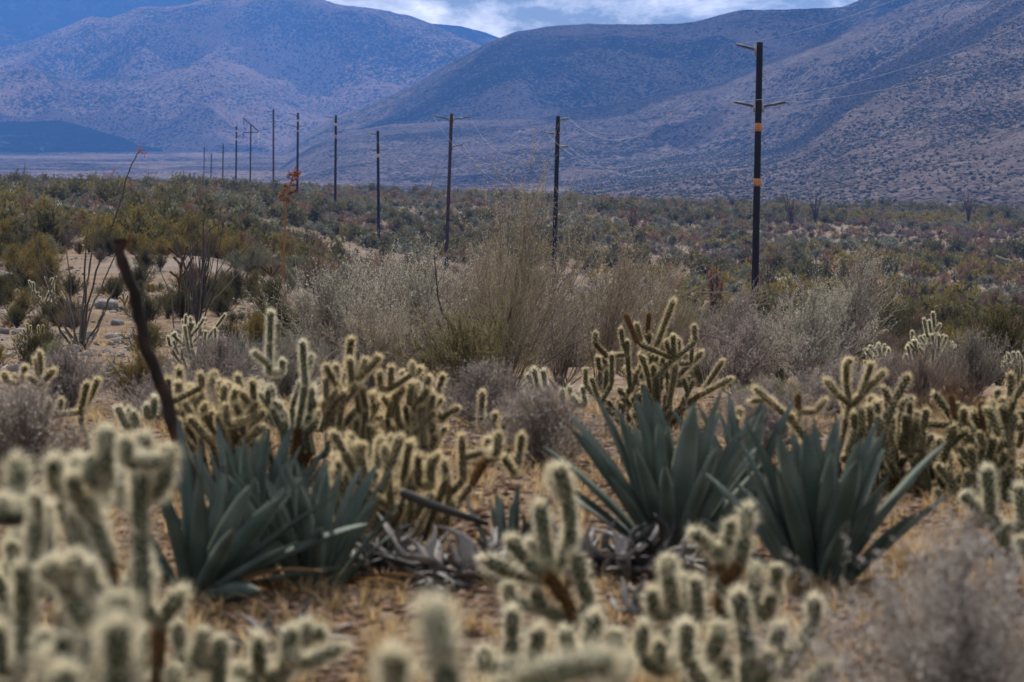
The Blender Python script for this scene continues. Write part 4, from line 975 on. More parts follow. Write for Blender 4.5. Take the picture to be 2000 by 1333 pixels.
# ------------------------------------------------------------------ shrubs
def shrub_geo(h, r, nst, ntw, nlf, leaf, seed, leafm=1, lw=.4, upright=.5, thick=.008, t0=.25, lt=(.3, 1.0), twl=.30, sides=4, lean=0.0, wisp=0.0, up_tw=.5, clump=True, tri=False):
    """stems from one foot, twigs on the stems, leaves on the twigs. returns branches Geo, leaves Geo"""
    rg = np.random.default_rng(seed)
    az = rg.uniform(0, 2 * np.pi, nst); tilt = np.abs(rg.normal(0, 1, nst)).clip(0, 1.6) / 1.6
    hh = h * (1 - .45 * tilt ** 2 * (1 - upright)) * rg.uniform(.62, 1.0, nst)
    out = r * tilt * rg.uniform(.6, 1.0, nst)
    k = 7; t = np.linspace(0, 1, k)
    bow = rg.uniform(.7, 1.7, nst)
    X = np.cos(az)[:, None] * out[:, None] * t[None] ** bow[:, None] + lean * hh[:, None] * t[None] ** 1.5
    Y = np.sin(az)[:, None] * out[:, None] * t[None] ** bow[:, None]
    Z = hh[:, None] * t[None] ** .95
    C = np.stack([X, Y, Z], -1) + rg.normal(0, .018 * h, (nst, k, 3)) * t[None, :, None]
    C[:, 0, :2] += rg.normal(0, .04 * r, (nst, 2))
    rad_ = thick * (1 - .82 * t)[None] * rg.uniform(.5, 1.1, nst)[:, None]
    gb, gl = Geo(), Geo()
    V, F = tubes(C, rad_, sides); gb.add(V, F, 0, np.repeat(rg.uniform(0, 1, nst), k * sides))
    # twigs
    n = nst * ntw
    si = np.repeat(np.arange(nst), ntw); tt = rg.uniform(t0, 1.0, n)
    fi = tt * (k - 1); i0 = np.minimum(fi.astype(int), k - 2); fr = fi - i0
    base = C[si, i0] * (1 - fr)[:, None] + C[si, i0 + 1] * fr[:, None]
    dr = C[si, i0 + 1] - C[si, i0]; dr /= np.linalg.norm(dr, axis=1, keepdims=True)
    dv = dr * .8 + rg.normal(0, .55, (n, 3)) + np.array((lean * .6, 0, up_tw)); dv /= np.linalg.norm(dv, axis=1, keepdims=True)
    L = h * twl * rg.uniform(.4, 1.1, n) * (1.15 - .5 * tt)
    kk = 3; s = np.linspace(0, 1, kk)
    TW = base[:, None] + dv[:, None] * (L[:, None] * s[None])[..., None] + rg.normal(0, .05, (n, kk, 3)) * (L[:, None] * s[None])[..., None]
    TW[:, :, 2] += wisp * (L[:, None] * s[None] ** 2)
    sw = np.cross(dv, rg.normal(0, 1, (n, 3))); sw /= np.linalg.norm(sw, axis=1, keepdims=True) + 1e-9
    hw_ = (thick * .52 * (1 - .75 * s))[None, :, None] * sw[:, None, :]
    V = np.stack([TW - hw_, TW + hw_], 2).reshape(-1, 3)
    ix_ = np.arange(n * kk * 2).reshape(n, kk, 2)
    F = np.stack([ix_[:, :-1, 0], ix_[:, :-1, 1], ix_[:, 1:, 1], ix_[:, 1:, 0]], -1).reshape(-1, 4)
    gb.add(V, F, 0, np.repeat(rg.uniform(0, 1, n), kk * 2))
    # leaves
    if nlf:
        m = nlf; ti = rg.integers(0, n, m)
        if clump: ti = ti[np.argsort(rg.random(m) )]; 
        q = rg.uniform(.1, 1.05, m); fi = np.clip(q, 0, .999) * (kk - 1); i0 = fi.astype(int); fr = fi - i0
        p = TW[ti, i0] * (1 - fr)[:, None] + TW[ti, np.minimum(i0 + 1, kk - 1)] * fr[:, None]
        p = p + rg.normal(0, leaf * .5, (m, 3))
        d = dv[ti] * .6 + rg.normal(0, .6, (m, 3)) + np.array((0, 0, .25)); d /= np.linalg.norm(d, axis=1, keepdims=True)
        sd = np.cross(d, rg.normal(0, 1, (m, 3))); sd /= np.linalg.norm(sd, axis=1, keepdims=True) + 1e-9
        ll = leaf * rg.uniform(.6, 1.35, m)[:, None]
        V = np.stack([p - sd * ll * lw * .42, p + sd * ll * lw * .42, p + d * ll], 1)
        tw_tone = rg.uniform(0, 1, n)
        gl.add(V.reshape(-1, 3), np.arange(3 * m).reshape(-1, 3), 0, np.repeat(np.clip(.55 * tw_tone[ti] + .45 * rg.uniform(0, 1, m), 0, 1), 3))
    return gb, gl
def shrub(name, label, u, d, h, r, bm, lm, seed, nst=40, ntw=16, nlf=6000, leaf=.02, group=None, cat='shrub', dz=0, **kw):
    b = G(u, d, dz - .02); root = thing(name, b, label, cat, group)
    gb, gl = shrub_geo(h, r, nst, ntw, nlf, leaf, seed, **kw)
    link('branches', gb.mesh('branches', M[bm], True), root, kind='stuff')
    if nlf: link('foliage', gl.mesh('foliage', M[lm]), root, kind='stuff')
    return root
GB = 'big loose bushes across the middle'
# the big wispy bush and its neighbours
shrub('desert_bush', 'tall wispy straw coloured bush swept to the right in the centre', 1000, 23, 2.0, .95, 'twig_straw', 'leaf_straw', 2, 34, 16, 11000, .015, GB, thick=.0050, upright=.5, lean=.12, up_tw=.7, twl=.30, wisp=.3)
shrub('desert_bush', 'broad olive grey bush under the tall wispy bush', 985, 22, 1.15, 1.15, 'twig_straw', 'leaf_olive', 3, 48, 18, 13000, .013, GB, thick=.006, upright=.5, lean=.08)
shrub('desert_bush', 'silvery leaved bush left of the tall wispy bush', 800, 23.5, 1.2, .95, 'twig_grey', 'leaf_silver', 4, 50, 22, 22000, .014, GB, thick=.006, upright=.7, lean=.10)
shrub('desert_bush', 'low silvery green bush at the left end of the big bushes', 640, 24, 1.08, .80, 'twig_grey', 'leaf_silver', 5, 60, 24, 24000, .014, GB, thick=.006, upright=.6)
shrub('desert_bush', 'straw and green bush at the right shoulder of the tall wispy bush', 1170, 24, 1.30, .9, 'twig_straw', 'leaf_straw', 6, 40, 18, 11000, .013, GB, thick=.006, upright=.8, lean=.25, up_tw=.7)
shrub('desert_bush', 'bare mauve twigged bush leaning right across the nearest pole', 1385, 25, 1.0, .75, 'twig_grey', 'leaf_lilac', 7, 40, 22, 5000, .012, GB, thick=.006, upright=.6, lean=.40, twl=.34)
shrub('desert_bush', 'dense silver grey bush below the nearest pole', 1575, 22, .85, .75, 'twig_grey', 'leaf_silver', 8, 60, 24, 24000, .013, GB, thick=.006, upright=.5, lean=.12)
shrub('desert_bush', 'taller thin silver bush right of the nearest pole', 1640, 29, 1.5, .6, 'twig_grey', 'leaf_silver', 9, 50, 22, 14000, .014, GB, thick=.006, upright=.8, lean=.15)
shrub('desert_bush', 'olive bush just left of the nearest pole foot', 1280, 26, 1.05, .75, 'twig_straw', 'leaf_olive', 10, 44, 18, 10000, .014, GB, thick=.006, upright=.6, lean=.15)
shrub('desert_bush', 'brown bare bush between the silvery bush and the wispy bush', 880, 27, 1.4, .7, 'twig_straw', 'leaf_lilac', 11, 60, 26, 6000, .012, GB, thick=.006, upright=.7, lean=.3)
shrub('desert_bush', 'low straw bush behind the middle cholla clump', 720, 19, .75, .75, 'twig_grey', 'leaf_straw', 12, 60, 24, 20000, .012, GB, thick=.005, upright=.5)
shrub('desert_bush', 'low olive bush behind the right end of the middle cholla clump', 905, 18, .6, .6, 'twig_brown', 'leaf_olive', 13, 60, 24, 20000, .012, GB, thick=.005, upright=.4)
shrub('desert_bush', 'low grey bush behind the large dark stemmed cholla', 1440, 19, .58, .50, 'twig_grey', 'leaf_lilac', 14, 60, 26, 14000, .012, GB, thick=.005, upright=.5, lean=.2)
shrub('desert_bush', 'grey tan feathery bush left of the reddish pole foot', 720, 25, 1.30, .95, 'twig_straw', 'leaf_grey', 15, 52, 20, 15000, .014, GB, thick=.0055, upright=.5, lean=.15)
shrub('desert_bush', 'grey tan feathery bush in front of the reddish pole foot', 905, 25.5, 1.40, .9, 'twig_straw', 'leaf_straw', 16, 50, 20, 14000, .014, GB, thick=.0055, upright=.5, lean=.2)
shrub('desert_bush', 'grey tan feathery bush in front of the second pole foot', 1095, 25, 1.15, .95, 'twig_straw', 'leaf_grey', 17, 52, 20, 15000, .014, GB, thick=.0055, upright=.5, lean=.2)
shrub('desert_bush', 'thin grey feathery bush midway between the second and nearest poles', 1240, 27, 1.35, .9, 'twig_straw', 'leaf_straw', 18, 36, 18, 7000, .014, GB, thick=.0055, upright=.5, lean=.3)
# near and middle brush
NB = 'dry brush in the foreground'
shrub('dry_shrub', 'blurred grey mauve dry shrub filling the bottom right corner', 1880, 4.5, .42, .44, 'twig_straw', 'leaf_grey', 20, 130, 22, 30000, .008, NB, thick=.0019, upright=.1, twl=.3)
shrub('dry_shrub', 'mauve dry shrub at the left edge above the blurred chollas', 35, 9.0, .36, .36, 'twig_straw', 'leaf_grey', 21, 120, 24, 9000, .009, NB, thick=.003, upright=.2, twl=.4)
shrub('dry_shrub', 'grey dry shrub behind the small golden cholla at left', 130, 14, .36, .40, 'twig_grey', 'leaf_lilac', 22, 90, 24, 8000, .010, NB, thick=.004, upright=.3, twl=.4)
shrub('dry_shrub', 'yellowish green low shrub left of the dead stalk', 275, 15, .32, .34, 'twig_brown', 'leaf_ochre', 23, 80, 22, 9000, .010, NB, thick=.004, upright=.3)
shrub('dry_shrub', 'grey lavender dry shrub right of the dead stalk behind the clump', 430, 16, .40, .50, 'twig_grey', 'leaf_lilac', 24, 110, 26, 9000, .010, NB, thick=.004, upright=.3, twl=.4)
shrub('dry_shrub', 'pale green small shrub at the foot of the left ocotillo', 108, 27, .40, .26, 'twig_grey', 'leaf_green', 25, 60, 20, 8000, .014, NB, thick=.004, upright=.6)
shrub('dry_shrub', 'pinkish grey dry shrub in the centre behind the hand shaped cholla', 1060, 9.5, .28, .40, 'twig_straw', 'leaf_grey', 26, 130, 24, 8000, .008, NB, thick=.0028, upright=.2, twl=.42)
shrub('dry_shrub', 'mauve dry shrub between the clump and the large dark cholla', 940, 12, .28, .36, 'twig_grey', 'leaf_lilac', 27, 110, 24, 8000, .009, NB, thick=.003, upright=.2, twl=.42)
shrub('dry_shrub', 'pale green feathery shrub right of the large dark cholla', 1500, 14, .22, .28, 'twig_grey', 'leaf_green', 28, 90, 24, 10000, .010, NB, thick=.003, upright=.5)
shrub('dry_shrub', 'pinkish dry shrub below the pale green feathery shrub', 1490, 10.5, .28, .34, 'twig_grey', 'leaf_lilac', 29, 110, 24, 8000, .009, NB, thick=.003, upright=.2, twl=.42)
shrub('dry_shrub', 'spiky grey green shrub at the right edge of the middle ground', 1900, 17, .40, .42, 'twig_grey', 'leaf_burs', 30, 160, 14, 5000, .012, NB, thick=.0035, upright=.9, up_tw=1.4, twl=.3)
shrub('dry_shrub', 'spiky grey shrub in front of the white spined cholla mound', 1800, 15, .30, .36, 'twig_grey', 'leaf_rust', 31, 140, 14, 3500, .010, NB, thick=.003, upright=.9, up_tw=1.4, twl=.3)
shrub('dry_shrub', 'dark olive shrub behind the sharp pale cholla at left', 445, 34, .62, .42, 'twig_dark', 'leaf_creo', 32, 60, 24, 12000, .015, NB, thick=.005, upright=.5)
shrub('dry_shrub', 'low ochre green shrub left of the sharp pale cholla', 300, 27, .28, .42, 'twig_brown', 'leaf_ochre', 33, 80, 22, 10000, .012, NB, thick=.004, upright=.3)
shrub('dry_shrub', 'dark green shrub behind the white spined cholla mound', 1850, 33, .40, .42, 'twig_dark', 'leaf_ochre', 34, 60, 24, 9000, .014, NB, thick=.004, upright=.4)
shrub('dry_shrub', 'mauve twiggy shrub sweeping right at the foot of the silver bush', 1700, 19, .36, .42, 'twig_grey', 'leaf_lilac', 35, 100, 24, 4000, .010, NB, thick=.004, upright=.3, lean=.5, twl=.45)
shrub('dry_shrub', 'grey dry shrub behind the pale green feathery shrub at right', 1640, 14, .30, .40, 'twig_grey', 'leaf_lilac', 36, 100, 24, 8000, .010, NB, thick=.003, upright=.2, twl=.4)
shrub('dry_shrub', 'rusty dry shrub low behind the spreading right cholla', 1860, 11.5, .24, .40, 'twig_brown', 'leaf_rust', 37, 100, 24, 6000, .009, NB, thick=.003, upright=.3, twl=.4)
shrub('dry_shrub', 'grey brown shrub low behind the middle clump, far left end', 330, 12.5, .26, .36, 'twig_grey', 'leaf_lilac', 38, 100, 24, 8000, .009, NB, thick=.003, upright=.3, twl=.4)
shrub('dry_shrub', 'grey dry shrub behind the tall pale cholla stem', 570, 15.5, .42, .46, 'twig_grey', 'leaf_burs', 39, 90, 24, 12000, .011, NB, thick=.004, upright=.3, twl=.35)

# bent dark branch and bare pale branches inside the bushes
def branch(label, pts, d, r, mat):
    p = np.array([P(u, v, d) for u, v in pts]); c = p[0].copy()
    t = np.arange(len(p)); tt = np.linspace(0, len(p) - 1, 24)
    q = np.stack([np.interp(tt, t, p[:, i]) for i in range(3)], 1) - c
    g = Geo(); add_tube(g, q, np.linspace(r, r * .4, 24), 6, tone=.5)
    link('bare_branch', g.mesh('bare_branch', M[mat], True), loc=c, label=label, category='branch', group='bare branches among the bushes')
branch('dark bent bare branch curving down between the silvery and wispy bushes', [(915, 685), (890, 645), (865, 615), (855, 580), (852, 540), (848, 500)], 21.5, .010, 'twig_dark')
branch('dark bare branch rising from the middle of the wispy bush', [(1000, 710), (990, 680), (988, 640), (1000, 600)], 21, .010, 'twig_dark')
branch('thin bare branch leaning right in front of the second pole', [(1050, 690), (1075, 640), (1110, 570), (1150, 500)], 21, .007, 'twig_grey')
branch('pale bare branch arching over the olive bush left of the nearest pole', [(1330, 580), (1370, 560), (1400, 535), (1450, 520)], 23, .010, 'twig_grey')
branch('pale bare branch lying across the mauve bush below the nearest pole', [(1360, 572), (1420, 572), (1500, 585)], 22.5, .009, 'twig_grey')
branch('pale branch drooping behind the large dark cholla', [(1360, 652), (1400, 660), (1440, 680), (1462, 695)], 16, .007, 'twig_grey')
branch('thin wiry twig standing above the plain left of the reddish pole', [(835, 378), (848, 350), (855, 318)], 95, .022, 'twig_grey')
branch('white bleached branch lying on the plain at the right', [(1945, 500), (1962, 506), (1976, 509)], 232, .10, 'leaf_silver')

# ------------------------------------------------------------------ ocotillos
def ocotillo(label, u, d, h, n, spread, seed, flowers=0, explicit=(), r=.016, leafy=0, lean=0.0, mat='ocot', fl='red'):
    rg = np.random.default_rng(seed)
    b = G(u, d, -.03); root = thing('ocotillo', b, label, 'ocotillo', 'ocotillos on the plain')
    curves = []
    for i in range(n):
        az = rg.uniform(0, 2 * np.pi); s = spread * rg.uniform(.15, 1.0); hh = h * rg.uniform(.55, 1.0)
        k = 12; t = np.linspace(0, 1, k); bow = rg.uniform(.9, 1.6)
        w1, w2 = rg.uniform(-.03, .03, 2)
        c = np.stack([np.cos(az) * s * hh * t ** bow + lean * hh * t + w1 * hh * np.sin(t * 5), np.sin(az) * s * hh * t ** bow + w2 * hh * np.sin(t * 6), hh * t], -1)
        curves.append(c)
    for pts in explicit:
        p = np.array([P(a, v, d) for a, v in pts]) - b
        t = np.arange(len(p)); tt = np.linspace(0, len(p) - 1, 16)
        curves.append(np.stack([np.interp(tt, t, p[:, i]) for i in range(3)], 1))
    for j, c in enumerate(curves):
        g = Geo(); k = len(c); t = np.linspace(0, 1, k)
        c[1:-1] += rg.normal(0, .004 * h, (k - 2, 3))
        add_tube(g, c, r * (1 - .62 * t) * rg.uniform(.8, 1.15), 6, tone=rg.uniform(.1, .9))
        m = 50; q = rg.uniform(.05, .98, m); f = q * (k - 1); i0 = f.astype(int); fr = (f - i0)[:, None]
        p = c[i0] * (1 - fr) + c[np.minimum(i0 + 1, k - 1)] * fr
        dd_ = rg.normal(0, 1, (m, 3)); dd_ /= np.linalg.norm(dd_, axis=1, keepdims=True)
        e = np.array((0, 0, r * .25))
        g.add(np.stack([p - e, p + e, p + dd_ * r * 2.4], 1).reshape(-1, 3), np.arange(3 * m).reshape(-1, 3), 0, .7)
        st = link('stem', g.mesh('stem', M[mat], True), root)
        if leafy:
            g = Geo(); m = leafy; q = rg.uniform(.25, 1.0, m) ; f = q * (k - 1); i0 = np.minimum(f.astype(int), k - 2); fr = (f - i0)[:, None]
            p = c[i0] * (1 - fr) + c[i0 + 1] * fr + rg.normal(0, r * 1.2, (m, 3)); a1, a2 = rg.normal(0, 1, (2, m, 3)) * r * 1.6
            g.add(np.stack([p, p + a1, p + a2], 1).reshape(-1, 3), np.arange(3 * m).reshape(-1, 3), 0, np.repeat(rg.uniform(0, 1, m), 3))
            link('leaf_tufts', g.mesh('leaf_tufts', M['leaf_rust']), st, kind='stuff')
        if j >= len(curves) - flowers:
            g = Geo(); tip = c[-1]; m = 60
            m = 26; p = tip + rg.normal(0, 1, (m, 3)) * np.array((.8, .8, 1)) * r * 2.2; a1, a2 = rg.normal(0, 1, (2, m, 3)) * r * 1.2
            g.add(np.stack([p, p + a1, p + a2], 1).reshape(-1, 3), np.arange(3 * m).reshape(-1, 3), 0, np.repeat(rg.uniform(0, 1, m), 3))
            link('flower_cluster', g.mesh('flower_cluster', M[fl]), st)
    return root
ocotillo('grey stemmed ocotillo at left with one tall arching stem ending in a red flower', 155, 40, 2.1, 4, .5, 1, 1, r=.017,
         explicit=[a4((440, 830), (340, 640), (280, 480), (220, 250), (130, 30), (100, -60)), a4((440, 830), (450, 600), (490, 400), (530, 150), (600, 20)), a4((450, 820), (500, 600), (590, 400), (640, 250), (760, 160)),
                   a4((450, 825), (560, 620), (650, 430)), a4((430, 830), (400, 600), (330, 430), (240, 330)), a4((430, 835), (300, 640), (210, 540)), a4((455, 830), (470, 620), (480, 420), (520, 230), (560, 100)), a4((440, 820), (370, 690), (250, 560)), a4((460, 830), (540, 700), (600, 540), (680, 350)),
                   [(158, 690), (172, 590), (190, 520), (215, 450), (238, 385), (250, 340), (262, 310), (276, 294)]])
ocotillo('dense many stemmed ocotillo behind the sharp pale cholla', 388, 55, 2.4, 30, .40, 2, 0, r=.016,
         explicit=[a4((1020, 620), (1040, 400), (1090, 200), (1110, 50)), a4((1060, 620), (1110, 400), (1200, 200), (1240, 60)), a4((1090, 620), (1190, 400), (1290, 220), (1350, 60), (1440, -20)), a4((1100, 610), (1230, 400), (1400, 200), (1480, 80)), a4((1000, 620), (990, 480), (1020, 300), (1180, 130), (1290, 60)), a4((970, 700), (950, 520), (900, 400), (840, 300)), a4((1060, 600), (1080, 420), (1130, 250)), a4((1120, 600), (1300, 400), (1440, 260)), a4((1080, 600), (1160, 300), (1210, 150), (1220, 20)), a4((1040, 620), (1060, 320), (1000, 180))])
ocotillo('reddish leafy ocotillo left of the nearest pole with orange flowers', 1395, 125, 3.6, 18, .22, 3, 5, r=.035, leafy=60, mat='twig_dark', fl='red')
ocotillo('leaning dark ocotillo at right of the big silver bush', 1640, 30, 1.3, 6, .35, 4, 2, r=.012, lean=.25, mat='twig_dark',
         explicit=[a6((960, 750), (1000, 620), (1050, 450), (1110, 320), (1170, 250)), a6((965, 740), (1030, 560), (1110, 420), (1210, 330)), a6((960, 745), (1020, 600), (1090, 500), (1180, 440)), a6((950, 740), (930, 560), (900, 420), (930, 350))])
ocotillo('bushy dark ocotillo with orange flowers behind the leaning one', 1695, 150, 3.4, 22, .45, 5, 6, r=.035, leafy=40, mat='twig_dark')
ocotillo('wide bowl shaped dark ocotillo on the right plain', 1775, 175, 2.8, 26, .55, 6, 0, r=.035, leafy=30, mat='twig_dark')
ocotillo('small bare ocotillo standing over a green agave at right', 1738, 125, 1.9, 12, .42, 7, 0, r=.03, mat='ocot')
ocotillo('dark upright ocotillo on the skyline right of the nearest pole', 1545, 420, 6.0, 16, .28, 8, 2, r=.07, leafy=30, mat='twig_dark')
ocotillo('faint ocotillo clump on the skyline between the nearest pole and the right edge', 1590, 440, 5.5, 14, .32, 9, 0, r=.06, mat='twig_dark')
ocotillo('round dark ocotillo on the plain between the second pole and the nearest pole', 1235, 360, 4.6, 20, .42, 10, 1, r=.07, leafy=40, mat='twig_dark')
ocotillo('tall bare ocotillo on the skyline at the far left', 50, 420, 4.0, 6, .12, 11, 0, r=.05, mat='ocot')
ocotillo('leaning bare ocotillo on the skyline beside the red flowering stem', 290, 430, 4.2, 9, .6, 12, 1, r=.04, mat='ocot')
ocotillo('dark ocotillo on the skyline near the right edge', 1890, 480, 5.6, 16, .32, 13, 0, r=.07, leafy=20, mat='twig_dark')
ocotillo('red tipped ocotillo on the left plain', 205, 240, 3.0, 8, .5, 14, 5, r=.04, leafy=10, mat='ocot')
ocotillo('orange tipped ocotillo right behind the nearest pole', 1500, 210, 4.6, 9, .45, 15, 6, r=.04, leafy=20, mat='twig_dark')
ocotillo('brown ocotillo on the plain left of the nearest pole', 1300, 200, 3.4, 12, .4, 16, 2, r=.04, leafy=20, mat='twig_dark')

# podded agave flower stalk in front of the distant poles
b = G(553, 62, -.03); root = thing('flower_stalk', b, 'thin orange agave flower stalk with red brown seed pods before the far poles', 'flower stalk')
p = np.array([P(u, v, 62) for u, v in ((553, 560), (554, 510), (556, 460), (559, 410), (562, 375), (572, 345), (578, 325))]) - b
p = np.concatenate([[np.zeros(3)], p]) if p[0][2] > .05 else p
g = Geo(); add_tube(g, p, np.linspace(.030, .014, len(p)), 8); link('stalk', g.mesh('stalk', M['stalk'], True), root)
rg = np.random.default_rng(4)
for (u, v) in ((568, 341), (576, 338), (580, 342), (563, 345), (571, 352), (579, 350), (557, 362), (563, 366), (573, 360), (577, 375), (570, 376), (548, 383), (552, 390), (564, 390), (556, 372), (584, 338)):
    g = Geo(); c = P(u, v, 62 + rg.uniform(-.15, .15)) - b; m = 40
    q = c + rg.normal(0, .020, (m, 3)); a1, a2 = rg.normal(0, .024, (2, m, 3))
    g.add(np.stack([q, q + a1, q + a2], 1).reshape(-1, 3), np.arange(3 * m).reshape(-1, 3), 0, np.repeat(rg.uniform(0, 1, m), 3))
    st = p[np.argmin(np.abs(p[:, 2] - (c[2] - .06)))]
    add_tube(g, [np.array((np.interp(c[2] - .06, p[:, 2], p[:, 0]), 0, c[2] - .06)), c], .007, 4, tone=.2)
    link('seed_pod_cluster', g.mesh('seed_pod_cluster', M['pod']), root)

# ------------------------------------------------------------------ rocks
def rock_mesh(seed):
    rg = np.random.default_rng(seed); nu, nv = 20, 12
    th = np.linspace(0, 2 * np.pi, nu, endpoint=False); ph = np.linspace(.02, np.pi - .02, nv)
    TH, PH = np.meshgrid(th, ph, indexing='ij')
    d = np.stack([np.cos(TH) * np.sin(PH), np.sin(TH) * np.sin(PH), np.cos(PH)], -1)
    rr = np.ones(TH.shape)
    for _ in range(11):      # flat facets
        n = rg.normal(0, 1, 3); n /= np.linalg.norm(n); rr = np.minimum(rr, rg.uniform(.62, .85) / np.maximum((d * n).sum(-1), 1e-3))
    V = d * rr[..., None] * np.array((1.1, .9, .75))
    i = np.arange(nu * nv).reshape(nu, nv)
    F = np.stack([i[:, :-1], np.roll(i, -1, 0)[:, :-1], np.roll(i, -1, 0)[:, 1:], i[:, 1:]], -1).reshape(-1, 4)
    return mesh('rock', V.reshape(-1, 3), F, M['rock'], smooth=False)
RKM = [rock_mesh(i) for i in range(5)]
ROCKS = [(205, 62, .28, 'grey boulder on the left bank beside the ocotillo stems'), (343, 52, .11, 'smaller grey stone at the foot of the dense ocotillo'), (372, 74, .30, 'grey rock behind the dense ocotillo'), (12, 84, .34, 'dark rock at the left edge of the plain'), (30, 45, .09, 'grey stone on the gravel bank near the left edge'), (75, 52, .10, 'flat stone on the gravel bank left of the boulder'), (140, 60, .12, 'stone behind the left ocotillo stems'), (228, 56, .16, 'pale stone right of the boulder'), (305, 48, .10, 'pale stone left of the dense ocotillo'), (25, 55, .10, 'small stone higher on the left bank'), (100, 46, .08, 'small dark stone on the left bank'), (45, 40, .07, 'small stone low on the left bank'),
         (1065, 95, .35, 'dark rock seen under the wispy bush'), (1240, 150, .45, 'dark rock on the sand right of the second pole'), (1895, 165, .42, 'upright dark rock on the right plain'), (1765, 150, .42, 'reddish dark rock below the bowl shaped ocotillo')]
for i, (u, d, s, lab) in enumerate(ROCKS):
    o = link('rock', RKM[i % 5], loc=G(u, d, s * .25), label=lab, category='rock', group='rocks on the plain')
    o.scale = (s, s, s); o.rotation_euler = (0, 0, i * 1.3)

# ------------------------------------------------------------------ shrubs of the plain
KINDS = {
 'creosote_bush': dict(h=.95, r=.80, lm='leaf_creo', bm='twig_dark', nst=40, ntw=14, nlf=5200, leaf=.045, thick=.011, upright=.45, w=.15, label='dark olive creosote bush scattered over the plain', group='creosote bushes of the plain'),
 'bursage_shrub': dict(h=.62, r=.66, lm='leaf_sage', bm='twig_brown', nst=56, ntw=14, nlf=5200, leaf=.034, thick=.007, upright=.2, w=.34, label='low rounded grey green bursage shrub scattered over the plain', group='bursage shrubs of the plain'),
 'dry_shrub': dict(h=.58, r=.62, lm='leaf_drybrown', bm='twig_brown', nst=80, ntw=16, nlf=3600, leaf=.028, thick=.007, upright=.2, w=.20, label='low rounded grey mauve dry shrub scattered over the plain', group='dry shrubs of the plain'),
 'brown_shrub': dict(h=.75, r=.60, lm='leaf_rust', bm='twig_brown', nst=56, ntw=14, nlf=3600, leaf=.032, thick=.008, upright=.35, w=.13, label='brown half dry shrub scattered over the plain', group='brown shrubs of the plain'),
 'green_shrub': dict(h=.75, r=.62, lm='leaf_ochre', bm='twig_brown', nst=56, ntw=14, nlf=4600, leaf=.034, thick=.007, upright=.3, w=.13, label='yellow green leafy shrub scattered over the plain', group='yellow green shrubs of the plain')}
PROTO, LOD, FINE = {}, {}, {}
for ki, (kn, q) in enumerate(KINDS.items()):
    PROTO[kn] = []; LOD[kn] = []; FINE[kn] = []
    for j in range(2):
        gb, gl = shrub_geo(q['h'], q['r'], q['nst'] + 14, q['ntw'] + 6, q['nlf'] * 2 + 3000, q['leaf'] * .55, 900 + ki * 10 + j, thick=q['thick'] * .7, upright=q['upright'], lw=.5, twl=.30)
        FINE[kn].append((gb.mesh(kn + '_branches', M[q['bm']]), gl.mesh(kn + '_foliage', M[q['lm']])))
    for j in range(3):
        gb, gl = shrub_geo(q['h'], q['r'], q['nst'], q['ntw'], q['nlf'], q['leaf'], 500 + ki * 10 + j, thick=q['thick'], upright=q['upright'], lw=.55, twl=.32)
        PROTO[kn].append((gb.mesh(kn + '_branches', M[q['bm']]), gl.mesh(kn + '_foliage', M[q['lm']])))
        gb, gl = shrub_geo(q['h'], q['r'], 16, 6, 200, q['leaf'] * 4.2, 700 + ki * 10 + j, thick=q['thick'] * 1.8, upright=q['upright'], lw=.75, twl=.32, sides=3, tri=True)
        Vb, Fb, _, Tb = gb.arrays(); Vl, Fl, _, Tl = gl.arrays()
        keep = RNG.random(len(Fb)) < .35
        LOD[kn].append((np.concatenate([Vl, Vb]), np.concatenate([Fl, Fb[keep] + len(Vl)]), np.concatenate([np.zeros(len(Fl)), np.ones(int(keep.sum()))]), np.concatenate([Tl, Tb])))
rg = np.random.default_rng(21)
N = 22000
d_ = np.sqrt(rg.uniform(30 ** 2, 640 ** 2, N)); u_ = rg.uniform(-120, 2120, N)
extra = 1500
d_ = np.concatenate([d_, rg.uniform(30, 110, extra)]); u_ = np.concatenate([u_, rg.uniform(-60, 2060, extra)])
d_ = np.concatenate([d_, np.sqrt(rg.uniform(10 ** 2, 200 ** 2, 2600))]); _o = rg.uniform(90, 1300, 2600); u_ = np.concatenate([u_, np.where(rg.random(2600) < .5, -_o, 2000 + _o)])
x_ = PX(u_, d_)
dens = fbm(x_ / 14, d_ / 30, 31, 4)
thr = np.where(d_ < 90, .47, np.where(d_ < 260, .36, .26))
thr = np.where((u_ < 420) & (d_ < 120), .46, thr)
keep = dens + rg.uniform(-.16, .16, len(d_)) > thr
keep &= ~((np.abs(u_ - 400) < 90) & (d_ < 57)) & ~((np.abs(u_ - 205) < 55) & (d_ < 63)) & ~((d_ < 50) & (u_ < 330) & (rg.random(len(d_)) < .5))
x_, d_, u_ = x_[keep], d_[keep], u_[keep]
order = np.argsort(d_); x_, d_, u_ = x_[order], d_[order], u_[order]
z_ = ground(x_, d_)
names = list(KINDS); wts = np.array([KINDS[k]['w'] for k in names])
kn_noise = np.stack([fbm(x_ / 22 + 31 * i, d_ / 45 - 17 * i, 60 + i, 3) for i in range(5)], 1)
kpick = np.argmax(np.log(wts)[None] * .55 + kn_noise * 5.5 + rg.gumbel(0, .6, (len(x_), 5)), 1)
count = {k: 0 for k in names}
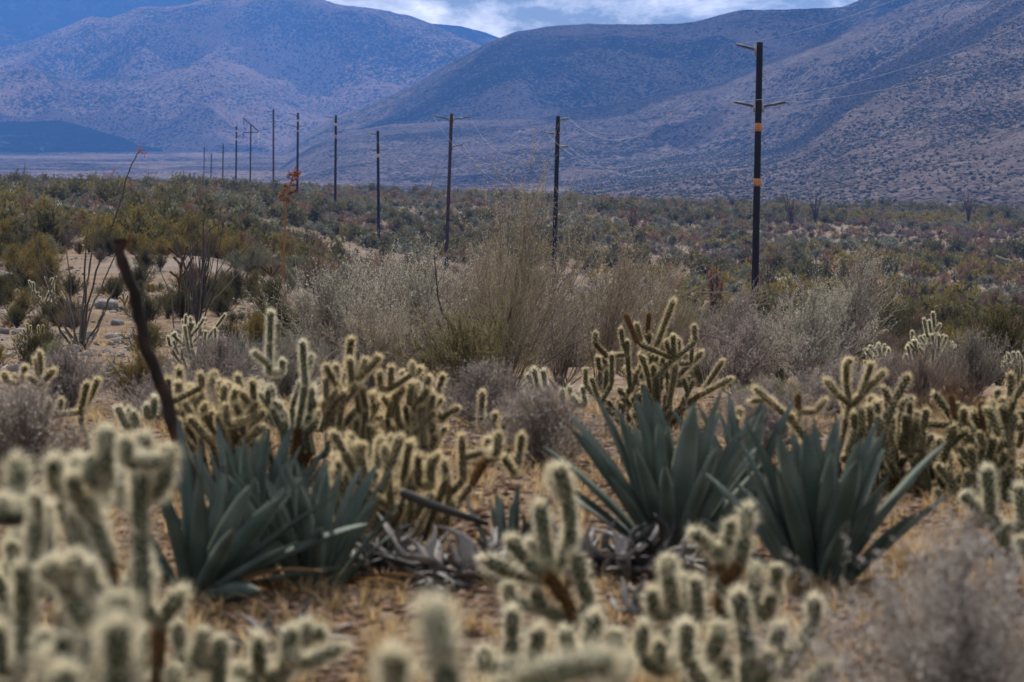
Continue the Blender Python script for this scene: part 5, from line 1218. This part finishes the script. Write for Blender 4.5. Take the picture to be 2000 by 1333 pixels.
MARKS = [(1484, 470, 'the nearest pole'), (1085, 450, 'the second pole from the right'), (876, 440, 'the reddish pole'), (739, 440, 'the fourth pole from the right'), (655, 410, 'the pole with two pale bands'), (582, 390, 'the pole behind the podded flower stalk'),
         (556, 500, 'the podded flower stalk'), (205, 593, 'the grey boulder'), (155, 600, 'the left ocotillo'), (400, 520, 'the dense ocotillo'), (240, 540, 'the leaning dead stalk'), (1790, 660, 'the white spined cholla mound'),
         (1640, 600, 'the leaning ocotillo'), (1775, 540, 'the bowl shaped ocotillo'), (640, 560, 'the left silvery bush'), (1575, 580, 'the dense silver bush'), (380, 650, 'the sharp pale cholla'), (1960, 505, 'the bleached fallen branch'), (1395, 470, 'the reddish ocotillo'), (307, 430, 'the bright cholla head'), (20, 420, 'the dark trunked cholla'), (1170, 560, 'the tall wispy bush')]
SHORT = {'creosote_bush': 'dark olive creosote bush', 'bursage_shrub': 'rounded grey green bursage shrub', 'dry_shrub': 'rounded grey mauve dry shrub', 'brown_shrub': 'brown half dry shrub', 'green_shrub': 'yellow green leafy shrub'}
used_labels = set()
def where_label(k, x, d, z, s):
    u = 1000 + FPX * x / d; v = 340 - FPX * (z - CAMZ) / d - 10
    if not (-10 < u < 2010): return None
    for mu, mv, txt in sorted(MARKS, key=lambda m: math.hypot(m[0] - u, (m[1] - v) * 1.6))[:3]:
        du, dv = u - mu, v - mv
        if math.hypot(du, dv) > 190: break
        if abs(du) > abs(dv) * 1.3: rel = ('just ' if abs(du) < 60 else 'a little way ' if abs(du) < 125 else 'well ') + ('right of ' if du > 0 else 'left of ')
        else: rel = ('close ' if abs(dv) < 45 else 'some way ') + ('in front of ' if dv > 0 else 'beyond ')
        size = 'small ' if s < .62 else 'large ' if s > 1.15 else ''
        lab = size + SHORT[k] + ' ' + rel + txt
        if lab not in used_labels and len(lab.split()) <= 15:
            used_labels.add(lab); return lab
    return None
far_bits = {k: [] for k in names}
for i in range(len(x_)):
    k = names[kpick[i]]; q = KINDS[k]
    s = float(np.clip(rg.lognormal(-.05, .42), .38, 2.0))
    if d_[i] < 75: s *= .5
    elif d_[i] > 200: s *= 1.05
    yaw = rg.uniform(0, 6.28); pr = rg.integers(0, 3)
    if count[k] < 290 and -70 < u_[i] < 2070:
        count[k] += 1
        root = thing(k, (x_[i], d_[i], z_[i] - .03), where_label(k, x_[i], d_[i], z_[i], s) or q['label'], 'shrub', q['group'])
        root.rotation_euler = (0, 0, yaw); root.scale = (s, s, s * rg.uniform(.8, 1.15))
        mb, ml = FINE[k][pr % 2] if d_[i] < 95 else PROTO[k][pr]
        link('branches', mb, root, kind='stuff'); link('foliage', ml, root, kind='stuff')
    else:
        far_bits[k].append((x_[i], d_[i], z_[i] - .03, yaw, s, s * rg.uniform(.8, 1.15), pr))
def scatter(name, rows, meshes):
    """one mesh of points whose shrubs are instanced by geometry nodes"""
    rows = np.array(rows, float)
    me = bpy.data.meshes.new(name); me.vertices.add(len(rows)); me.vertices.foreach_set('co', rows[:, :3].astype(np.float32).ravel())
    for nm, ty, val in (('rot', 'FLOAT_VECTOR', np.stack([rows[:, 3] * 0, rows[:, 3] * 0, rows[:, 3]], 1)), ('scl', 'FLOAT_VECTOR', rows[:, [4, 4, 5]])):
        me.attributes.new(nm, ty, 'POINT').data.foreach_set('vector', val.astype(np.float32).ravel())
    me.attributes.new('pick', 'INT', 'POINT').data.foreach_set('value', rows[:, 6].astype(np.int32))
    o = link(name, me, kind='stuff')
    ng = bpy.data.node_groups.new(name + '_nodes', 'GeometryNodeTree')
    ng.interface.new_socket('Geometry', in_out='INPUT', socket_type='NodeSocketGeometry')
    ng.interface.new_socket('Geometry', in_out='OUTPUT', socket_type='NodeSocketGeometry')
    nd, lk = ng.nodes, ng.links
    gi, go = nd.new('NodeGroupInput'), nd.new('NodeGroupOutput')
    join = nd.new('GeometryNodeJoinGeometry')
    for me_ in reversed(meshes):
        po = bpy.data.objects.new(name + '_shape', me_)      # only a source of shape, not placed in the scene
        oi = nd.new('GeometryNodeObjectInfo'); oi.inputs['Object'].default_value = po; oi.inputs['As Instance'].default_value = True
        lk.new(oi.outputs['Geometry'], join.inputs[0])
    inst = nd.new('GeometryNodeInstanceOnPoints'); inst.inputs['Pick Instance'].default_value = True
    lk.new(gi.outputs[0], inst.inputs['Points']); lk.new(join.outputs[0], inst.inputs['Instance'])
    for nm, ty, sock in (('rot', 'FLOAT_VECTOR', 'Rotation'), ('scl', 'FLOAT_VECTOR', 'Scale'), ('pick', 'INT', 'Instance Index')):
        at_ = nd.new('GeometryNodeInputNamedAttribute'); at_.data_type = ty; at_.inputs['Name'].default_value = nm
        lk.new(at_.outputs['Attribute'], inst.inputs[sock])
    lk.new(inst.outputs[0], go.inputs[0])
    o.modifiers.new('scatter', 'NODES').node_group = ng
for k in names:
    if far_bits[k]: scatter('distant_' + k, far_bits[k], [mesh(k + '_far', V, F, [M[KINDS[k]['lm']], M[KINDS[k]['bm']]], Mi, T) for V, F, Mi, T in LOD[k]])
print('shrubs', len(x_), count, {k: len(v) for k, v in far_bits.items()})

# pale chollas dotted over the plain
def small_cholla(seed):
    rg = np.random.default_rng(seed); gc, gs = Geo(), Geo()
    for i in range(26):
        az = rg.uniform(0, 6.28); rr = rg.uniform(0, .32); z = rg.uniform(.15, .7) * (1 - rr)
        a = np.array((math.cos(az) * rr, math.sin(az) * rr, z)); dv = np.array((math.cos(az) * .4, math.sin(az) * .4, 1)) + rg.normal(0, .25, 3); dv /= np.linalg.norm(dv)
        L = rg.uniform(.10, .24); add_tube(gc, [a, a + dv * L], .022, 5, tone=.6)
        m = 90; q = rg.uniform(.05, 1.02, m)[:, None]; nn = rg.normal(0, 1, (m, 3)); nn -= dv * (nn @ dv)[:, None] * .7; nn /= np.linalg.norm(nn, axis=1, keepdims=True)
        p = a + dv * L * q + nn * .02; sd = np.cross(nn, rg.normal(0, 1, (m, 3))); sd /= np.linalg.norm(sd, axis=1, keepdims=True)
        gs.add(np.stack([p - sd * .004, p + sd * .004, p + nn * .034], 1).reshape(-1, 3), np.arange(3 * m).reshape(-1, 3), 0, np.repeat(rg.uniform(0, 1, m), 3))
    for i in range(7):
        az = rg.uniform(0, 6.28); add_tube(gc, [(0, 0, 0), (math.cos(az) * .12, math.sin(az) * .12, .22), (math.cos(az) * .25, math.sin(az) * .25, .42)], .025, 5, tone=.2)
    return gc.mesh('stems', M['core_tan']), gs.mesh('spines', M['spine'])
SCM = [small_cholla(i) for i in range(4)]
for i in range(150):
    d = math.sqrt(rg.uniform(85 ** 2, 480 ** 2)); x = PX(rg.uniform(-80, 2080), d)
    root = thing('cholla_cactus', (x, d, gz(x, d) - .02), 'small pale spined cholla dotted among the shrubs of the plain', 'cactus', 'small chollas of the plain')
    s = rg.uniform(.9, 1.9); root.scale = (s, s, s); root.rotation_euler = (0, 0, rg.uniform(0, 6))
    a, c = SCM[i % 4]; link('stems', a, root); link('spines', c, root, kind='stuff')

# ------------------------------------------------------------------ grass, gravel, litter
def tuft_soup(cs, hs, nb, seed, spread=.35, wid=.0022):
    rg = np.random.default_rng(seed); n = len(cs) * nb
    c = np.repeat(cs, nb, 0); h = np.repeat(hs, nb) * rg.uniform(.4, 1.05, n)
    az = rg.uniform(0, 6.28, n); tl = np.abs(rg.normal(0, spread, n)); rr = rg.uniform(0, .18, n) * h
    d = np.stack([np.cos(az) * tl, np.sin(az) * tl, np.ones(n)], 1)
    b = c + np.stack([np.cos(az) * rr, np.sin(az) * rr, -.01 + 0 * az], 1)
    sd = np.stack([-np.sin(az * 1.7), np.cos(az * 1.7), 0 * az], 1) * (wid * (1 + 3 * h))[:, None] * .8
    m = b + d * (h * .55)[:, None]; t = b + d * h[:, None] * np.array((1.5, 1.5, .93))
    V = np.stack([b - sd, b + sd, m + sd * .7, m - sd * .7, t], 1).reshape(-1, 3)
    i = np.arange(n)[:, None] * 5
    F = np.concatenate([i + np.array((0, 1, 2)), i + np.array((0, 2, 3)), i + np.array((3, 2, 4))])
    return V, F, np.repeat(rg.uniform(0, 1, n), 5)
def tuft(label, u, d, h, nb, seed, spread=.3, wid=.0014):
    c = G(u, d); V, F, T = tuft_soup(np.zeros((1, 3)), np.array([h]), nb, seed, spread, wid)
    link('grass_tuft', mesh('grass_tuft', V, F, M['grass'], tone=T), loc=c, label=label, category='grass', group='dry grass tufts', kind=None)
tuft('upright orange dry grass tuft in front of the blackened dead agave', 760, 5.4, .15, 420, 1)
tuft('dry golden grass patch between the right agave and the right cholla', 1800, 7.0, .13, 700, 2, .7)
tuft('orange dry grass tuft behind the spreading right cholla', 1870, 10.5, .22, 500, 3, .4)
tuft('small golden grass tuft under the hand shaped cholla', 1260, 5.2, .10, 260, 4, .5)
tuft('short dry grass tuft at the bottom left between the blurred chollas', 520, 5.2, .09, 300, 5, .6)
cs = []; hs = []
rg = np.random.default_rng(77)
n = 6400; d = np.sqrt(rg.uniform(4 ** 2, 75 ** 2, n)); d[:3600] = rg.uniform(4.3, 15, 3600)
u = rg.uniform(-700, 2700, n); u[:2400] = rg.uniform(-60, 2060, 2400); x = PX(u, d)
cs = np.stack([x, d, ground(x, d)], 1); hs = rg.uniform(.04, .13, n) * np.clip(d / 16, .7, 2.0)
V, F, T = tuft_soup(cs, hs, 14, 9, .6, .0028)
link('dry_grass', mesh('dry_grass', V, F, M['grass'], tone=T), kind='stuff')
# litter: broken joints, chips and dead twigs lying about
n = 34000; d = rg.uniform(3.6, 17, n) ; x = PX(np.where(rg.random(n) < .6, rg.uniform(-80, 2080, n), rg.uniform(-900, 2900, n)), d); z = ground(x, d)
V, f = chip(n, 5); s = rg.uniform(.004, .017, n)
V = V * s[:, None, None] * np.stack([rg.uniform(.5, 2.4, n), rg.uniform(.5, 1.5, n), rg.uniform(.3, .8, n)], 1)[:, None, :]
V += np.stack([x, d, z + s * .25], 1)[:, None, :]
link('ground_litter', mesh('ground_litter', V.reshape(-1, 3), (f[None] + (np.arange(n) * 6)[:, None, None]).reshape(-1, 3), M['litter'], tone=np.repeat(rg.uniform(0, 1, n), 6)), kind='stuff')
# gravel on the left bank
n = 7000; d = rg.uniform(26, 110, n); u = rg.uniform(-80, 560, n); x = PX(u, d)
kp = fbm(x / 4, d / 8, 12, 3) + rg.uniform(-.1, .1, n) > .5; x, d = x[kp], d[kp]; n = len(x)
V, f = blob(n, 6); s = rg.lognormal(-3.75, .6, n).clip(.01, .13)
V = V * s[:, None, None] * np.array((1.2, 1, .7)) + np.stack([x, d, ground(x, d) + s * .2], 1)[:, None, :]
link('gravel', mesh('gravel', V.reshape(-1, 3), (f[None] + (np.arange(n) * 12)[:, None, None]).reshape(-1, 3), M['pebble'], tone=np.repeat(rg.uniform(0, 1, n), 12)), kind='stuff')
